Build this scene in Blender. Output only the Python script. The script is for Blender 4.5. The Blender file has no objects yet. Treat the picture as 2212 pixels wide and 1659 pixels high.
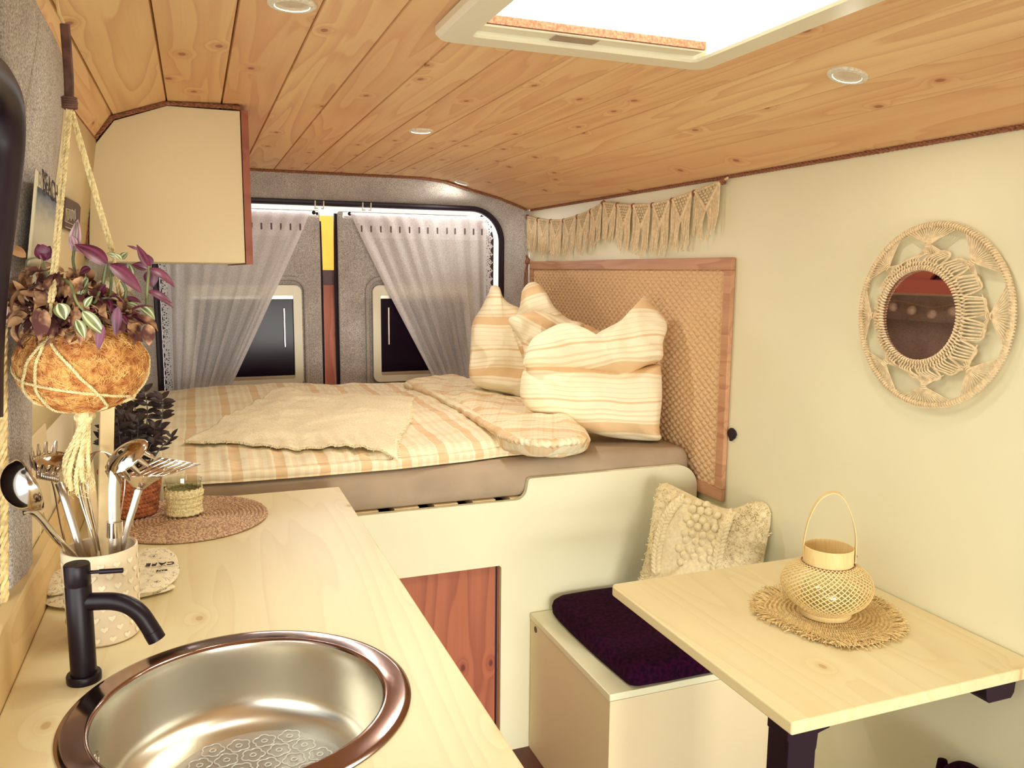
import bpy, bmesh, math, random
import numpy as np
from math import pi, sin, cos, radians, sqrt
from mathutils import Vector, Matrix, noise

random.seed(7)
C = bpy.context.scene.collection
scene = bpy.context.scene
V = Vector

# ------------------------------------------------------------------ camera
H = 1.41                      # lens height above the van floor (counter 0.86, table 0.69)
FPX = 1765.0
def cam_axes(yaw, pitch, roll):
    cy, sy, cp, sp = cos(yaw), sin(yaw), cos(pitch), sin(pitch)
    f = V((sy*cp, cy*cp, sp)); r = V((cy, -sy, 0)); u = r.cross(f)
    return cos(roll)*r + sin(roll)*u, -sin(roll)*r + cos(roll)*u, f
RX, UX, FX = cam_axes(radians(21.15), radians(-7.9), radians(.53))
cd = bpy.data.cameras.new('camera'); cam = bpy.data.objects.new('camera', cd); C.objects.link(cam)
m = Matrix.Identity(4)
for i in range(3):
    m[i][0] = RX[i]; m[i][1] = UX[i]; m[i][2] = -FX[i]
m[2][3] = H
cam.matrix_world = m
cd.sensor_width = 36; cd.sensor_fit = 'HORIZONTAL'; cd.lens = 36*FPX/2212; cd.clip_start = .02
scene.camera = cam
# measuring helpers: the point of a known plane that a picture position falls on
def ray(px, py): return RX*((px-1106)/FPX) - UX*((py-829.5)/FPX) + FX
def atx(px, py, x): d = ray(px, py); return d*(x/d.x) + V((0, 0, H))
def aty(px, py, y): d = ray(px, py); return d*(y/d.y) + V((0, 0, H))
def atz(px, py, z): d = ray(px, py); return d*((z-H)/d.z) + V((0, 0, H))

# ------------------------------------------------------------------ light
scene.view_settings.view_transform = 'Standard'
scene.view_settings.look = 'None'
scene.view_settings.exposure = 0.07
scene.view_settings.gamma = 1.0
scene.view_settings.use_curve_mapping = False
W = bpy.data.worlds.new('world'); scene.world = W; W.use_nodes = True
W.node_tree.nodes['Background'].inputs[0].default_value = (1, .995, .91, 1)
W.node_tree.nodes['Background'].inputs[1].default_value = 1.0
def area(name, loc, target, sx, sy, power, col=(1, 1, .92)):
    l = bpy.data.lights.new(name, 'AREA'); l.shape = 'RECTANGLE'; l.size = sx; l.size_y = sy
    l.energy = power; l.color = col
    o = bpy.data.objects.new(name, l); C.objects.link(o); o.location = loc
    o.rotation_euler = (V(target)-V(loc)).to_track_quat('-Z', 'Y').to_euler()
    return o
area('skylight_daylight', (.68, 1.13, 2.02), (.66, 1.13, 0), .46, .46, 11)
area('side_door_daylight', (-.75, .1, 1.15), (1.4, 1.1, .9), 1.3, 1.5, 22)
area('cab_daylight', (.7, -5.0, .95), (.6, 3.2, 1.05), 3.6, 1.8, 480)
area('rear_daylight', (.6, 4.6, 1.75), (.6, 3.0, 1.1), 1.6, .6, 160, (1, 1, .96))

# ------------------------------------------------------------------ helpers
def lin(c):
    c = c/255.0
    return c/12.92 if c <= .04045 else ((c+.055)/1.055)**2.4
def rgb(r, g, b): return (lin(r), lin(g), lin(b), 1)

class MB:
    def __init__(s): s.v = []; s.f = []; s.mi = []; s.uv = []
    def add(s, vs, fs, mi=0, uv=None):
        o = len(s.v)
        s.v += [(float(a[0]), float(a[1]), float(a[2])) for a in vs]
        s.f += [tuple(i+o for i in f) for f in fs]; s.mi += [mi]*len(fs)
        s.uv += list(uv) if uv else [(0, 0)]*len(vs)
        return s
    def box(s, x0, x1, y0, y1, z0, z1, mi=0):
        return s.add([(x, y, z) for x in (x0, x1) for y in (y0, y1) for z in (z0, z1)],
                     [(0, 1, 3, 2), (4, 6, 7, 5), (0, 4, 5, 1), (2, 3, 7, 6), (0, 2, 6, 4), (1, 5, 7, 3)], mi)
    def prism(s, pts, d, mi=0):
        """closed planar loop of 3D points pushed along d"""
        n = len(pts); pts = [V(p) for p in pts]; d = V(d)
        vs = pts + [p+d for p in pts]
        return s.add(vs, [tuple(range(n))[::-1], tuple(range(n, 2*n))] + [(i, (i+1) % n, n+(i+1) % n, n+i) for i in range(n)], mi)
    def tube(s, pts, r, n=8, cap=True, closed=False, flat=1.0, up=None, mi=0):
        P = [V(p) for p in pts]; m_ = len(P)
        if m_ < 2: return s
        rr = r if isinstance(r, (list, tuple)) else [r]*m_
        T = []
        for i in range(m_):
            a = P[(i-1) % m_] if (closed or i > 0) else P[i]
            b = P[(i+1) % m_] if (closed or i < m_-1) else P[i]
            t = (b-a); T.append(t.normalized() if t.length > 1e-9 else V((0, 0, 1)))
        ref = V(up) if up else (V((0, 0, 1)) if abs(T[0].z) < .9 else V((1, 0, 0)))
        N = (ref - T[0]*ref.dot(T[0])).normalized(); vs = []
        for i in range(m_):
            if up: q = ref - T[i]*ref.dot(T[i])
            else: q = N - T[i]*N.dot(T[i])
            if q.length > 1e-6: N = q.normalized()
            B = T[i].cross(N)
            for k in range(n):
                a = 2*pi*k/n
                vs.append(P[i] + N*(cos(a)*rr[i]*flat) + B*(sin(a)*rr[i]))
        fs = []
        for i in range(m_ if closed else m_-1):
            j = (i+1) % m_
            for k in range(n):
                l = (k+1) % n
                fs.append((i*n+k, i*n+l, j*n+l, j*n+k))
        if cap and not closed:
            fs.append(tuple(range(n))[::-1]); fs.append(tuple((m_-1)*n+k for k in range(n)))
        return s.add(vs, fs, mi)
    def rope(s, pts, r, pitch=None, strands=3, n=5, step=None, closed=False, mi=0):
        """twisted cord along a path"""
        pitch = pitch or r*7; step = step or pitch/8
        P = resample(pts, step, closed); L = 0; path = [[] for _ in range(strands)]
        N = None
        for i, p in enumerate(P):
            a = P[max(i-1, 0)]; b = P[min(i+1, len(P)-1)]; t = (b-a).normalized()
            if N is None:
                ref = V((0, 0, 1)) if abs(t.z) < .9 else V((1, 0, 0)); N = ref
            N = (N - t*N.dot(t)).normalized(); B = t.cross(N)
            if i: L += (p-P[i-1]).length
            for k in range(strands):
                an = 2*pi*(L/pitch + k/strands)
                path[k].append(p + (N*cos(an)+B*sin(an))*r*.52)
        for q in path: s.tube(q, r*.52, n=n, mi=mi)
        return s
    def lathe(s, prof, c=(0, 0, 0), n=48, sx=1, sy=1, mi=0, cap=False):
        c = V(c); k = len(prof); vs = []
        for j in range(n):
            a = 2*pi*j/n
            for (r, z) in prof: vs.append((c.x+r*cos(a)*sx, c.y+r*sin(a)*sy, c.z+z))
        fs = []
        for j in range(n):
            l = (j+1) % n
            for i in range(k-1): fs.append((j*k+i, l*k+i, l*k+i+1, j*k+i+1))
        if cap:
            fs.append(tuple(j*k for j in range(n))[::-1]); fs.append(tuple(j*k+k-1 for j in range(n)))
        return s.add(vs, fs, mi)
    def grid(s, fn, nu, nv, mi=0, closeu=False, uvf=None):
        vs = []; uv = []
        for i in range(nu+(0 if closeu else 1)):
            for j in range(nv+1):
                u = i/nu; v = j/nv
                vs.append(fn(u, v)); uv.append(uvf(u, v) if uvf else (u, v))
        fs = []
        for i in range(nu):
            i2 = (i+1) % nu if closeu else i+1
            for j in range(nv): fs.append((i*(nv+1)+j, i2*(nv+1)+j, i2*(nv+1)+j+1, i*(nv+1)+j+1))
        return s.add(vs, fs, mi, uv)
    def ball(s, c, rx, ry=None, rz=None, nu=16, nv=10, mi=0, amp=0, fr=20):
        ry = ry or rx; rz = rz or rx; c = V(c)
        def fn(u, v):
            a = 2*pi*u; b = pi*v; d = V((cos(a)*sin(b), sin(a)*sin(b), cos(b)))
            q = 1 + (amp*noise.noise(V((c.x+d.x*rx, c.y+d.y*ry, c.z+d.z*rz))*fr) if amp else 0)
            return c + V((d.x*rx*q, d.y*ry*q, d.z*rz*q))
        return s.grid(fn, nu, nv, mi, closeu=True)
    def build(s, name, mat, parent=None, smooth=True, bevel=0, seg=2, solid=0, subsurf=0, sharp=35, merge=False):
        me = bpy.data.meshes.new(name)
        org = V((0, 0, 0)); a = np.array(s.v)
        if parent is None:
            lo = a.min(0); hi = a.max(0); org = V(((lo[0]+hi[0])/2, (lo[1]+hi[1])/2, lo[2]))
        me.from_pydata([tuple(x) for x in (a - np.array(org))], [], s.f)
        for mt in (mat if isinstance(mat, (list, tuple)) else [mat]): me.materials.append(mt)
        me.polygons.foreach_set('material_index', s.mi)
        uvl = me.uv_layers.new(name='UVMap')
        li = np.zeros(len(me.loops), dtype=np.int32); me.loops.foreach_get('vertex_index', li)
        uvl.data.foreach_set('uv', np.array(s.uv, dtype=np.float32)[li].ravel())
        bm = bmesh.new(); bm.from_mesh(me)
        if merge: bmesh.ops.remove_doubles(bm, verts=bm.verts, dist=1e-5)
        bmesh.ops.recalc_face_normals(bm, faces=bm.faces); bm.to_mesh(me); bm.free()
        me.polygons.foreach_set('use_smooth', [smooth]*len(me.polygons))
        if smooth: me.set_sharp_from_angle(angle=radians(sharp))
        me.update()
        o = bpy.data.objects.new(name, me); C.objects.link(o)
        if parent is None: o.location = org
        else:
            o.parent = parent; off = V((0, 0, 0)) if parent.parent else parent.location
            o.matrix_parent_inverse = Matrix.Translation(-off)
        if solid: q = o.modifiers.new('solid', 'SOLIDIFY'); q.thickness = solid; q.offset = 0
        if subsurf: q = o.modifiers.new('sub', 'SUBSURF'); q.levels = q.render_levels = subsurf
        if bevel: q = o.modifiers.new('bevel', 'BEVEL'); q.width = bevel; q.segments = seg; q.limit_method = 'ANGLE'; q.angle_limit = radians(40)
        return o

def resample(pts, step, closed=False):
    P = [V(p) for p in pts]
    if closed: P.append(P[0])
    out = [P[0].copy()]; acc = 0
    for a, b in zip(P[:-1], P[1:]):
        L = (b-a).length
        if L < 1e-9: continue
        d = step-acc
        while d <= L:
            out.append(a.lerp(b, d/L)); d += step
        acc = L-(d-step)
    return out
def spline(pts, n=12, closed=False):
    P = [V(p) for p in pts]; k = len(P); out = []
    rng = range(k if closed else k-1)
    for i in rng:
        if closed: a, b, c, d = P[(i-1) % k], P[i], P[(i+1) % k], P[(i+2) % k]
        else: a, b, c, d = P[max(i-1, 0)], P[i], P[i+1], P[min(i+2, k-1)]
        for j in range(n):
            t = j/n
            out.append(.5*((2*b)+(c-a)*t+(2*a-5*b+4*c-d)*t*t+(3*b-a-3*c+d)*t**3))
    if not closed: out.append(P[-1].copy())
    return out
def interp(x, pts):
    if x <= pts[0][0]: return pts[0][1]
    for (a, b), (c, d) in zip(pts[:-1], pts[1:]):
        if x <= c: return b+(d-b)*(x-a)/(c-a)
    return pts[-1][1]
def sstep(a, b, x):
    t = min(max((x-a)/(b-a), 0), 1); return t*t*(3-2*t)
def nz(x, y, z=0.0): return noise.noise(V((x, y, z)))
def fbm(x, y, z=0.0, o=4):
    r = 0; a = 1; f = 1
    for _ in range(o): r += a*nz(x*f, y*f, z*f+_*7.1); a *= .5; f *= 2
    return r
def ridge(x, y, z=0.0): return 1-abs(nz(x, y, z))*2

def tag(o, label=None, cat=None, group=None, kind=None):
    if label: o['label'] = label
    if cat: o['category'] = cat
    if group: o['group'] = group
    if kind: o['kind'] = kind
    return o
def thing(name, label, cat, loc=(0, 0, 0), group=None):
    o = bpy.data.objects.new(name, None); C.objects.link(o); o.location = loc
    o.empty_display_size = .05
    return tag(o, label, cat, group)
def struct(o): o['kind'] = 'structure'; return o
def dup(root, loc, label, group=None):
    r = root.copy(); C.objects.link(r); r.location = loc; r['label'] = label
    for ch in list(root.children):
        if ch.type == 'LIGHT': continue
        c = ch.copy(); C.objects.link(c); c.parent = r
        for g in ch.children:
            d = g.copy(); C.objects.link(d); d.parent = c
    return r

# ------------------------------------------------------------------ materials
class NT:
    def __init__(s, name):
        s.m = bpy.data.materials.new(name); s.m.use_nodes = True; s.t = s.m.node_tree
        s.b = s.t.nodes['Principled BSDF']; s.out = s.t.nodes['Material Output']
    def n(s, ty, **k):
        o = s.t.nodes.new(ty)
        for a, v in k.items(): setattr(o, a, v)
        return o
    def l(s, a, b): s.t.links.new(a, b)
    def val(s, sock, v):
        if hasattr(v, 'links') or isinstance(v, bpy.types.NodeSocket): s.l(v, sock)
        else: sock.default_value = v
    def math(s, op, a, b=0.0, c=None, clamp=False):
        o = s.n('ShaderNodeMath', operation=op); o.use_clamp = clamp
        s.val(o.inputs[0], a); s.val(o.inputs[1], b)
        if c is not None: s.val(o.inputs[2], c)
        return o.outputs[0]
    def mix(s, f, a, b):
        o = s.n('ShaderNodeMix', data_type='RGBA'); s.val(o.inputs[0], f); s.val(o.inputs[6], a); s.val(o.inputs[7], b)
        return o.outputs[2]
    def rangev(s, v, a, b, c=0.0, d=1.0, smooth=True):
        o = s.n('ShaderNodeMapRange'); o.interpolation_type = 'SMOOTHSTEP' if smooth else 'LINEAR'
        s.val(o.inputs[0], v); o.inputs[1].default_value = a; o.inputs[2].default_value = b; o.inputs[3].default_value = c; o.inputs[4].default_value = d
        return o.outputs[0]
    def coord(s, kind='Object', scale=(1, 1, 1), loc=(0, 0, 0)):
        t = s.n('ShaderNodeTexCoord'); mp = s.n('ShaderNodeMapping')
        s.l(t.outputs[kind], mp.inputs[0]); mp.inputs['Scale'].default_value = scale; mp.inputs['Location'].default_value = loc
        return mp.outputs[0]
    def noise(s, vec, scale=5, detail=3, rough=.5, dist=0):
        o = s.n('ShaderNodeTexNoise'); s.l(vec, o.inputs['Vector']); o.inputs['Scale'].default_value = scale
        o.inputs['Detail'].default_value = detail; o.inputs['Roughness'].default_value = rough; o.inputs['Distortion'].default_value = dist
        return o.outputs[0]
    def bump(s, h, strength=.3, dist=.002):
        o = s.n('ShaderNodeBump'); o.inputs['Strength'].default_value = strength; o.inputs['Distance'].default_value = dist
        s.l(h, o.inputs['Height']); s.l(o.outputs[0], s.b.inputs['Normal'])
    def base(s, c): s.val(s.b.inputs['Base Color'], c)
    def set(s, rough=.6, metal=0.0, spec=.5, **k):
        s.b.inputs['Roughness'].default_value = rough; s.b.inputs['Metallic'].default_value = metal
        s.b.inputs['Specular IOR Level'].default_value = spec
        for a, v in k.items(): s.b.inputs[a.replace('_', ' ')].default_value = v
        return s

def plain(name, c, rough=.6, metal=0.0, spec=.4, var=.06, nscale=12, bump=0, bscale=60, bd=.001):
    t = NT(name).set(rough, metal, spec)
    v = t.coord(); n = t.noise(v, nscale, 4)
    dk = tuple(x*(1-var*2.2) for x in c[:3])+(1,); lt = tuple(min(1, x*(1+var)) for x in c[:3])+(1,)
    t.base(t.mix(t.rangev(n, .3, .7), dk, lt))
    if bump: t.bump(t.noise(v, bscale, 3), bump, bd)
    return t.m
def wood(name, light, dark, knot, along='Y', scale=5.0, stretch=.14, rings=9, contrast=.7, knots=True, kscale=3.2, kr=.06, plank=0, rough=.5, spec=.35, var=.5):
    """flat sawn board: contour rings of a stretched noise field that close around knots"""
    t = NT(name).set(rough, 0, spec)
    ax = 'XYZ'.index(along)
    if plank:
        tc = t.n('ShaderNodeTexCoord'); sp = t.n('ShaderNodeSeparateXYZ'); t.l(tc.outputs['UV'], sp.inputs[0])
        pid = t.math('FLOOR', t.math('DIVIDE', sp.outputs[0], plank))
        wn = t.n('ShaderNodeTexWhiteNoise', noise_dimensions='1D'); t.l(pid, wn.inputs['W'])
        cb = t.n('ShaderNodeCombineXYZ'); t.l(sp.outputs[0], cb.inputs[0])
        t.l(t.math('ADD', sp.outputs[1], t.math('MULTIPLY', wn.outputs[0], 9.0)), cb.inputs[1])
        t.l(t.math('MULTIPLY', pid, 3.7), cb.inputs[2]); src = cb.outputs[0]; ax = 1
    else:
        tc = t.n('ShaderNodeTexCoord'); src = tc.outputs['Object']
    sc = [scale]*3; sc[ax] = scale*stretch
    if plank: sc[2] = 1
    mp = t.n('ShaderNodeMapping'); t.l(src, mp.inputs[0]); mp.inputs['Scale'].default_value = sc; p = mp.outputs[0]
    field = t.math('MULTIPLY', t.noise(p, 1.0, 2, .45, .3), rings)
    ks = [kscale]*3; ks[ax] = kscale*.6
    if plank: ks[2] = 1
    mk = t.n('ShaderNodeMapping'); t.l(src, mk.inputs[0]); mk.inputs['Scale'].default_value = ks; mk.inputs['Location'].default_value = (.37, .21, .13)
    if knots:
        vo = t.n('ShaderNodeTexVoronoi', voronoi_dimensions='2D'); kv = mk.outputs[0]
        if along == 'Z':
            s1 = t.n('ShaderNodeSeparateXYZ'); c1_ = t.n('ShaderNodeCombineXYZ'); t.l(kv, s1.inputs[0]); t.l(s1.outputs[0], c1_.inputs[0]); t.l(s1.outputs[2], c1_.inputs[1]); kv = c1_.outputs[0]
        t.l(kv, vo.inputs['Vector']); vo.inputs['Scale'].default_value = 1.0
        d = vo.outputs['Distance']
        prox = t.rangev(d, 0.0, .24, 1.0, 0.0)
        field = t.math('ADD', field, t.math('MULTIPLY', t.math('MULTIPLY', prox, prox), 1.8))
    fr_ = t.math('FRACT', field)
    w = t.math('MULTIPLY', t.math('POWER', fr_, 2.2), t.rangev(fr_, .9, 1.0, 1.0, 0.0))
    fs = [160.0]*3; fs[ax] = 5
    mf = t.n('ShaderNodeMapping'); t.l(src, mf.inputs[0]); mf.inputs['Scale'].default_value = fs
    fib = t.noise(mf.outputs[0], 1.0, 3, .6)
    g = t.math('MULTIPLY', t.math('ADD', t.math('MULTIPLY', w, .8), t.math('MULTIPLY', fib, .5)), contrast, clamp=True)
    big = t.rangev(t.noise(p, .8, 2), .35, .7)
    lt2 = t.mix(t.math('MULTIPLY', big, var), light, tuple((a+b)/2 for a, b in zip(light, dark)))
    if plank:
        lt2 = t.mix(t.math('MULTIPLY', wn.outputs[0], .5), lt2, tuple((a*.6+b*.4) for a, b in zip(light, dark)))
    c = t.mix(g, lt2, dark)
    if knots:
        km = t.rangev(d, kr*.55, kr, 1.0, 0.0); c = t.mix(t.math('MULTIPLY', km, .85), c, knot)
        km2 = t.rangev(d, kr, kr*2.4, .45, 0.0); c = t.mix(km2, c, dark)
    t.base(c); t.bump(fib, .12, .0006)
    return t.m

M = {}
M['white'] = plain('white paint', rgb(236, 231, 200), .5, var=.015, nscale=2)
M['cream'] = plain('cream panel and shaded white', rgb(232, 214, 176), .55, var=.02, nscale=2)  # also stands for shaded white paint on the wall cabinet
M['plastic'] = plain('ivory plastic', rgb(235, 228, 205), .35, var=.01)
M['black'] = plain('black metal', (.007, .002, .007, 1), .38, 0, .3, var=.02)
M['rubber'] = plain('black rubber', (.014, .005, .014, 1), .45, 0, .4, var=.1)
M['blackwood'] = plain('black painted wood', (.016, .002, .012, 1), .55, 0, .3, var=.1)
M['blackcloth'] = plain('black canvas', (.028, .002, .020, 1), .95, 0, .1, var=.25, nscale=90, bump=.4, bscale=500, bd=.0006)
M['ceil'] = wood('knotty pine planks', rgb(250, 220, 168), rgb(212, 150, 112), rgb(96, 48, 40), plank=.12, scale=9, stretch=.07, rings=9, contrast=.62, kscale=5.6, kr=.045, spec=.2, rough=.6, var=.85)
M['pine'] = wood('pale pine board', rgb(234, 221, 178), rgb(214, 186, 136), rgb(180, 134, 86), scale=6, stretch=.09, rings=12, contrast=.42, kscale=4.2, kr=.03, rough=.4, var=.3)
M['pinedge'] = wood('pine edge', rgb(236, 210, 156), rgb(206, 164, 104), rgb(150, 100, 60), scale=9, contrast=.6, knots=False)
M['redwood'] = wood('oiled reddish board', rgb(186, 112, 82), rgb(138, 70, 56), rgb(52, 16, 20), along='Z', scale=7, stretch=.12, rings=8, kscale=6.5, kr=.05)
M['redwoodY'] = wood('oiled reddish cabinet door', rgb(176, 104, 76), rgb(136, 70, 56), rgb(70, 26, 26), along='Y', scale=7, rings=6, knots=False)
M['rail'] = wood('whitewashed brown batten', rgb(212, 164, 126), rgb(164, 106, 80), rgb(90, 50, 40), along='Y', scale=14, stretch=.1, rings=6, knots=False)
M['birch'] = plain('bare wood', rgb(232, 206, 158), .55, var=.05, nscale=30)
M['floor'] = wood('dark floor boards', rgb(112, 70, 60), rgb(70, 36, 36), rgb(40, 20, 20), scale=5)
M['rope'] = plain('brown cord', rgb(158, 104, 78), .9, var=.2, nscale=200)
M['jute'] = plain('natural jute', rgb(226, 196, 138), .95, var=.12, nscale=150, bump=.4, bscale=600)
M['jutelight'] = plain('pale jute', rgb(232, 212, 160), .95, var=.12, nscale=180, bump=.4, bscale=600)
M['cotton'] = plain('cotton cord', rgb(238, 216, 178), .95, var=.08, nscale=120, bump=.3, bscale=500)
M['leather'] = plain('brown strap', rgb(104, 70, 60), .7, var=.2, nscale=60)
M['steel'] = plain('polished steel', rgb(212, 200, 188), .12, 1.0, var=.04)
M['satin'] = plain('brushed steel', rgb(206, 196, 184), .28, 1.0, var=.05, nscale=6)
M['rim'] = plain('satin steel rim', rgb(158, 130, 122), .14, 1.0, var=.03)  # brown tint puts the reflected wooden ceiling into the steel colour
M['bowl'] = plain('brushed bowl steel', rgb(226, 222, 210), .27, 1.0, var=.03)
M['darkglass'] = plain('tinted glass', (.012, .004, .014, 1), .16, 0, .1, var=.02)
M['bamboo'] = wood('bamboo strip', rgb(234, 210, 154), rgb(206, 166, 104), rgb(160, 110, 60), along='Z', scale=30, stretch=.1, knots=False, contrast=.4)
M['ceramic'] = plain('beige ceramic', rgb(230, 212, 182), .3, var=.02)
M['heart'] = plain('white glaze', rgb(244, 234, 204), .3, var=.01)
M['sheet'] = plain('taupe jersey sheet', rgb(176, 156, 134), .9, 0, .15, var=.05, nscale=8, bump=.15, bscale=300)
M['brown'] = plain('dark brown panel', rgb(92, 50, 44), .5, var=.1)
M['brass'] = plain('brass screw', rgb(190, 150, 100), .3, 1.0)
M['darkleaf'] = plain('dark green leaf', rgb(52, 40, 42), .4, 0, .5, var=.25, nscale=30)
M['soil'] = plain('soil', rgb(50, 26, 24), .95, var=.3, nscale=80)
M['yellowout'] = plain('yellow board', rgb(236, 158, 60), .6, var=.02)
M['wick'] = plain('wicker', rgb(184, 110, 70), .8, var=.2, nscale=70)
M['pom'] = plain('white wool', rgb(236, 228, 210), .95, var=.08, nscale=200, bump=.6, bscale=300)
M['paper'] = plain('paper', rgb(226, 220, 200), .8, var=.02)
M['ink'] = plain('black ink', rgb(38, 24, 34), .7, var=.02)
M['mauve'] = plain('mauve card', rgb(104, 84, 88), .7, var=.05)

t = NT('grey felt').set(.98, 0, .05); v = t.coord()
n1 = t.noise(v, 330, 3, .7); n2 = t.noise(v, 9, 3)
c = t.mix(t.rangev(n1, .33, .68), rgb(146, 136, 134), rgb(226, 220, 212)); t.base(t.mix(t.math('MULTIPLY', t.rangev(n2, .3, .7), .35), c, rgb(136, 124, 122)))
t.bump(n1, .5, .0015); M['felt'] = t.m

def stripes(name, axis='v', period=.19, wob=.006):
    t = NT(name).set(.92, 0, .15)
    tc = t.n('ShaderNodeTexCoord'); sp = t.n('ShaderNodeSeparateXYZ'); t.l(tc.outputs['UV'], sp.inputs[0])
    def band(sock, per, stops, base):
        x = t.math('FRACT', t.math('DIVIDE', t.math('ADD', sock, t.math('MULTIPLY', t.noise(tc.outputs['UV'], 9, 2), wob)), per))
        r = t.n('ShaderNodeValToRGB'); r.color_ramp.interpolation = 'CONSTANT'; e = r.color_ramp.elements
        e[0].position = 0; e[0].color = (0, 0, 0, 1); e[1].position = stops[0][0]; e[1].color = (stops[0][1],)*3+(1,)
        for p_, q in stops[1:]:
            k = e.new(p_); k.color = (q,)*3+(1,)
        t.l(x, r.inputs[0]); return r.outputs[0]
    S = [(.05, .85), (.085, 0), (.13, .45), (.15, 0), (.22, .3), (.235, 0), (.30, .3), (.315, 0), (.38, .3), (.395, 0), (.46, .45), (.49, .1), (.53, .95), (.70, .2), (.73, .6), (.76, 0), (.82, .45), (.85, 0), (.90, .45), (.93, 0)]
    f = band(sp.outputs[1], period, S, 0)
    base, dk = rgb(252, 243, 214), rgb(232, 192, 142)
    if axis == 'check':
        g = band(sp.outputs[0], .11, [(.08, .35), (.2, 0), (.3, .3), (.4, 0), (.5, .3), (.6, 0), (.66, .85), (.92, 0)], 0)
        f = t.math('ADD', t.math('MULTIPLY', g, .72), t.math('MULTIPLY', f, .25), clamp=True)
    else: f = t.math('MULTIPLY', f, .85)
    t.base(t.mix(f, base, dk))
    mp = t.n('ShaderNodeMapping'); t.l(tc.outputs['UV'], mp.inputs[0]); mp.inputs['Scale'].default_value = (60, 190, 1)
    t.bump(t.noise(mp.outputs[0], 1, 3, .6), .5, .003)
    return t.m
M['stripe'] = stripes('striped seersucker')
M['check'] = stripes('checked seersucker', 'check', .17, .012)
t = NT('boucle throw').set(.97, 0, .1); v = t.coord(); n = t.noise(v, 160, 3)
t.base(t.mix(t.rangev(n, .3, .7), rgb(246, 228, 190), rgb(255, 246, 218))); t.bump(n, .8, .003); M['throw'] = t.m
t = NT('quilted fabric').set(.85, 0, .2); v = t.coord(); n = t.noise(v, 300, 2)
t.base(t.mix(t.rangev(n, .3, .7), rgb(216, 178, 136), rgb(232, 198, 156))); M['quilt'] = t.m

def sheer(name, tr=.5, holes=0, col=rgb(252, 248, 250)):
    t = NT(name); t.t.nodes.remove(t.b)
    d = t.n('ShaderNodeBsdfDiffuse'); d.inputs[0].default_value = col
    tl = t.n('ShaderNodeBsdfTranslucent'); tl.inputs[0].default_value = col
    m1 = t.n('ShaderNodeMixShader'); m1.inputs[0].default_value = .5; t.l(d.outputs[0], m1.inputs[1]); t.l(tl.outputs[0], m1.inputs[2])
    tp = t.n('ShaderNodeBsdfTransparent'); m2 = t.n('ShaderNodeMixShader')
    v = t.coord()
    if holes:
        vo = t.n('ShaderNodeTexVoronoi', feature='DISTANCE_TO_EDGE'); t.l(v, vo.inputs['Vector']); vo.inputs['Scale'].default_value = holes
        f = t.rangev(vo.outputs['Distance'], .16, .24, 1.0, .1)
    else:
        f = t.rangev(t.noise(v, 260, 2), .3, .7, 1-tr-.12, 1-tr+.12)
    t.l(f, m2.inputs[0]); t.l(tp.outputs[0], m2.inputs[1]); t.l(m1.outputs[0], m2.inputs[2]); t.l(m2.outputs[0], t.out.inputs[0])
    return t.m
M['sheer'] = sheer('white voile', .20)
M['band'] = sheer('woven curtain header', .12)
M['lace'] = sheer('cotton lace', .2, 110)
t = NT('clear glass'); t.t.nodes.remove(t.b)
lw = t.n('ShaderNodeLayerWeight'); lw.inputs[0].default_value = .5; frs = t.math('ADD', t.math('MULTIPLY', t.math('POWER', lw.outputs['Facing'], 4.0), .55), .04); tp = t.n('ShaderNodeBsdfTransparent'); gl = t.n('ShaderNodeBsdfGlossy'); gl.inputs['Roughness'].default_value = .02
nn = t.noise(t.coord(), 3, 1); mt = t.mix(nn, (.93, .96, .93, 1), (.97, .98, .95, 1)); t.l(mt, tp.inputs[0])
mm = t.n('ShaderNodeMixShader'); t.l(frs, mm.inputs[0]); t.l(tp.outputs[0], mm.inputs[1]); t.l(gl.outputs[0], mm.inputs[2]); t.l(mm.outputs[0], t.out.inputs[0]); M['glass'] = t.m
t = NT('mirror glass').set(.02, 1.0, .5); t.base(t.mix(t.noise(t.coord(), 4, 2), rgb(196, 168, 168), rgb(204, 178, 176))); M['mirror'] = t.m
# coconut coir
t = NT('coir').set(.95, 0, .1); v = t.coord(); n = t.noise(v, 90, 4, .7)
t.base(t.mix(t.rangev(n, .3, .7), rgb(150, 84, 48), rgb(226, 172, 100))); t.bump(n, 1, .004); M['coir'] = t.m
t = NT('coir fibre').set(.9, 0, .15); n = t.noise(t.coord(), 45, 3)
t.base(t.mix(t.rangev(n, .3, .7), rgb(184, 112, 62), rgb(240, 196, 126))); M['fibre'] = t.m
# leaves of the hanging plant (UV v along the leaf, u across)
def leafmat(name, a, b, c, rough=.4, stripe=True):
    t = NT(name).set(rough, 0, .5); tc = t.n('ShaderNodeTexCoord'); sp = t.n('ShaderNodeSeparateXYZ'); t.l(tc.outputs['UV'], sp.inputs[0])
    u = t.math('ABSOLUTE', t.math('SUBTRACT', sp.outputs[0], .5))
    n = t.noise(t.coord(), 34, 3)
    col = t.mix(t.rangev(n, .40, .60), a, b)
    if stripe: col = t.mix(t.rangev(t.math('ABSOLUTE', t.math('SUBTRACT', u, .24)), .04, .12, 1.0, 0.0), col, c)
    t.base(col); return t.m
M['leafpurple'] = leafmat('purple leaf', rgb(70, 14, 42), rgb(104, 30, 62), rgb(120, 50, 84))
M['leafgreen'] = leafmat('striped green leaf', rgb(96, 104, 70), rgb(132, 138, 90), rgb(206, 216, 176))
M['leafpink'] = leafmat('pale lilac leaf', rgb(176, 140, 156), rgb(206, 178, 184), rgb(160, 100, 130))
M['leafdry'] = leafmat('withered leaf', rgb(84, 40, 36), rgb(206, 160, 116), rgb(220, 190, 150), .8, False)

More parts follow.
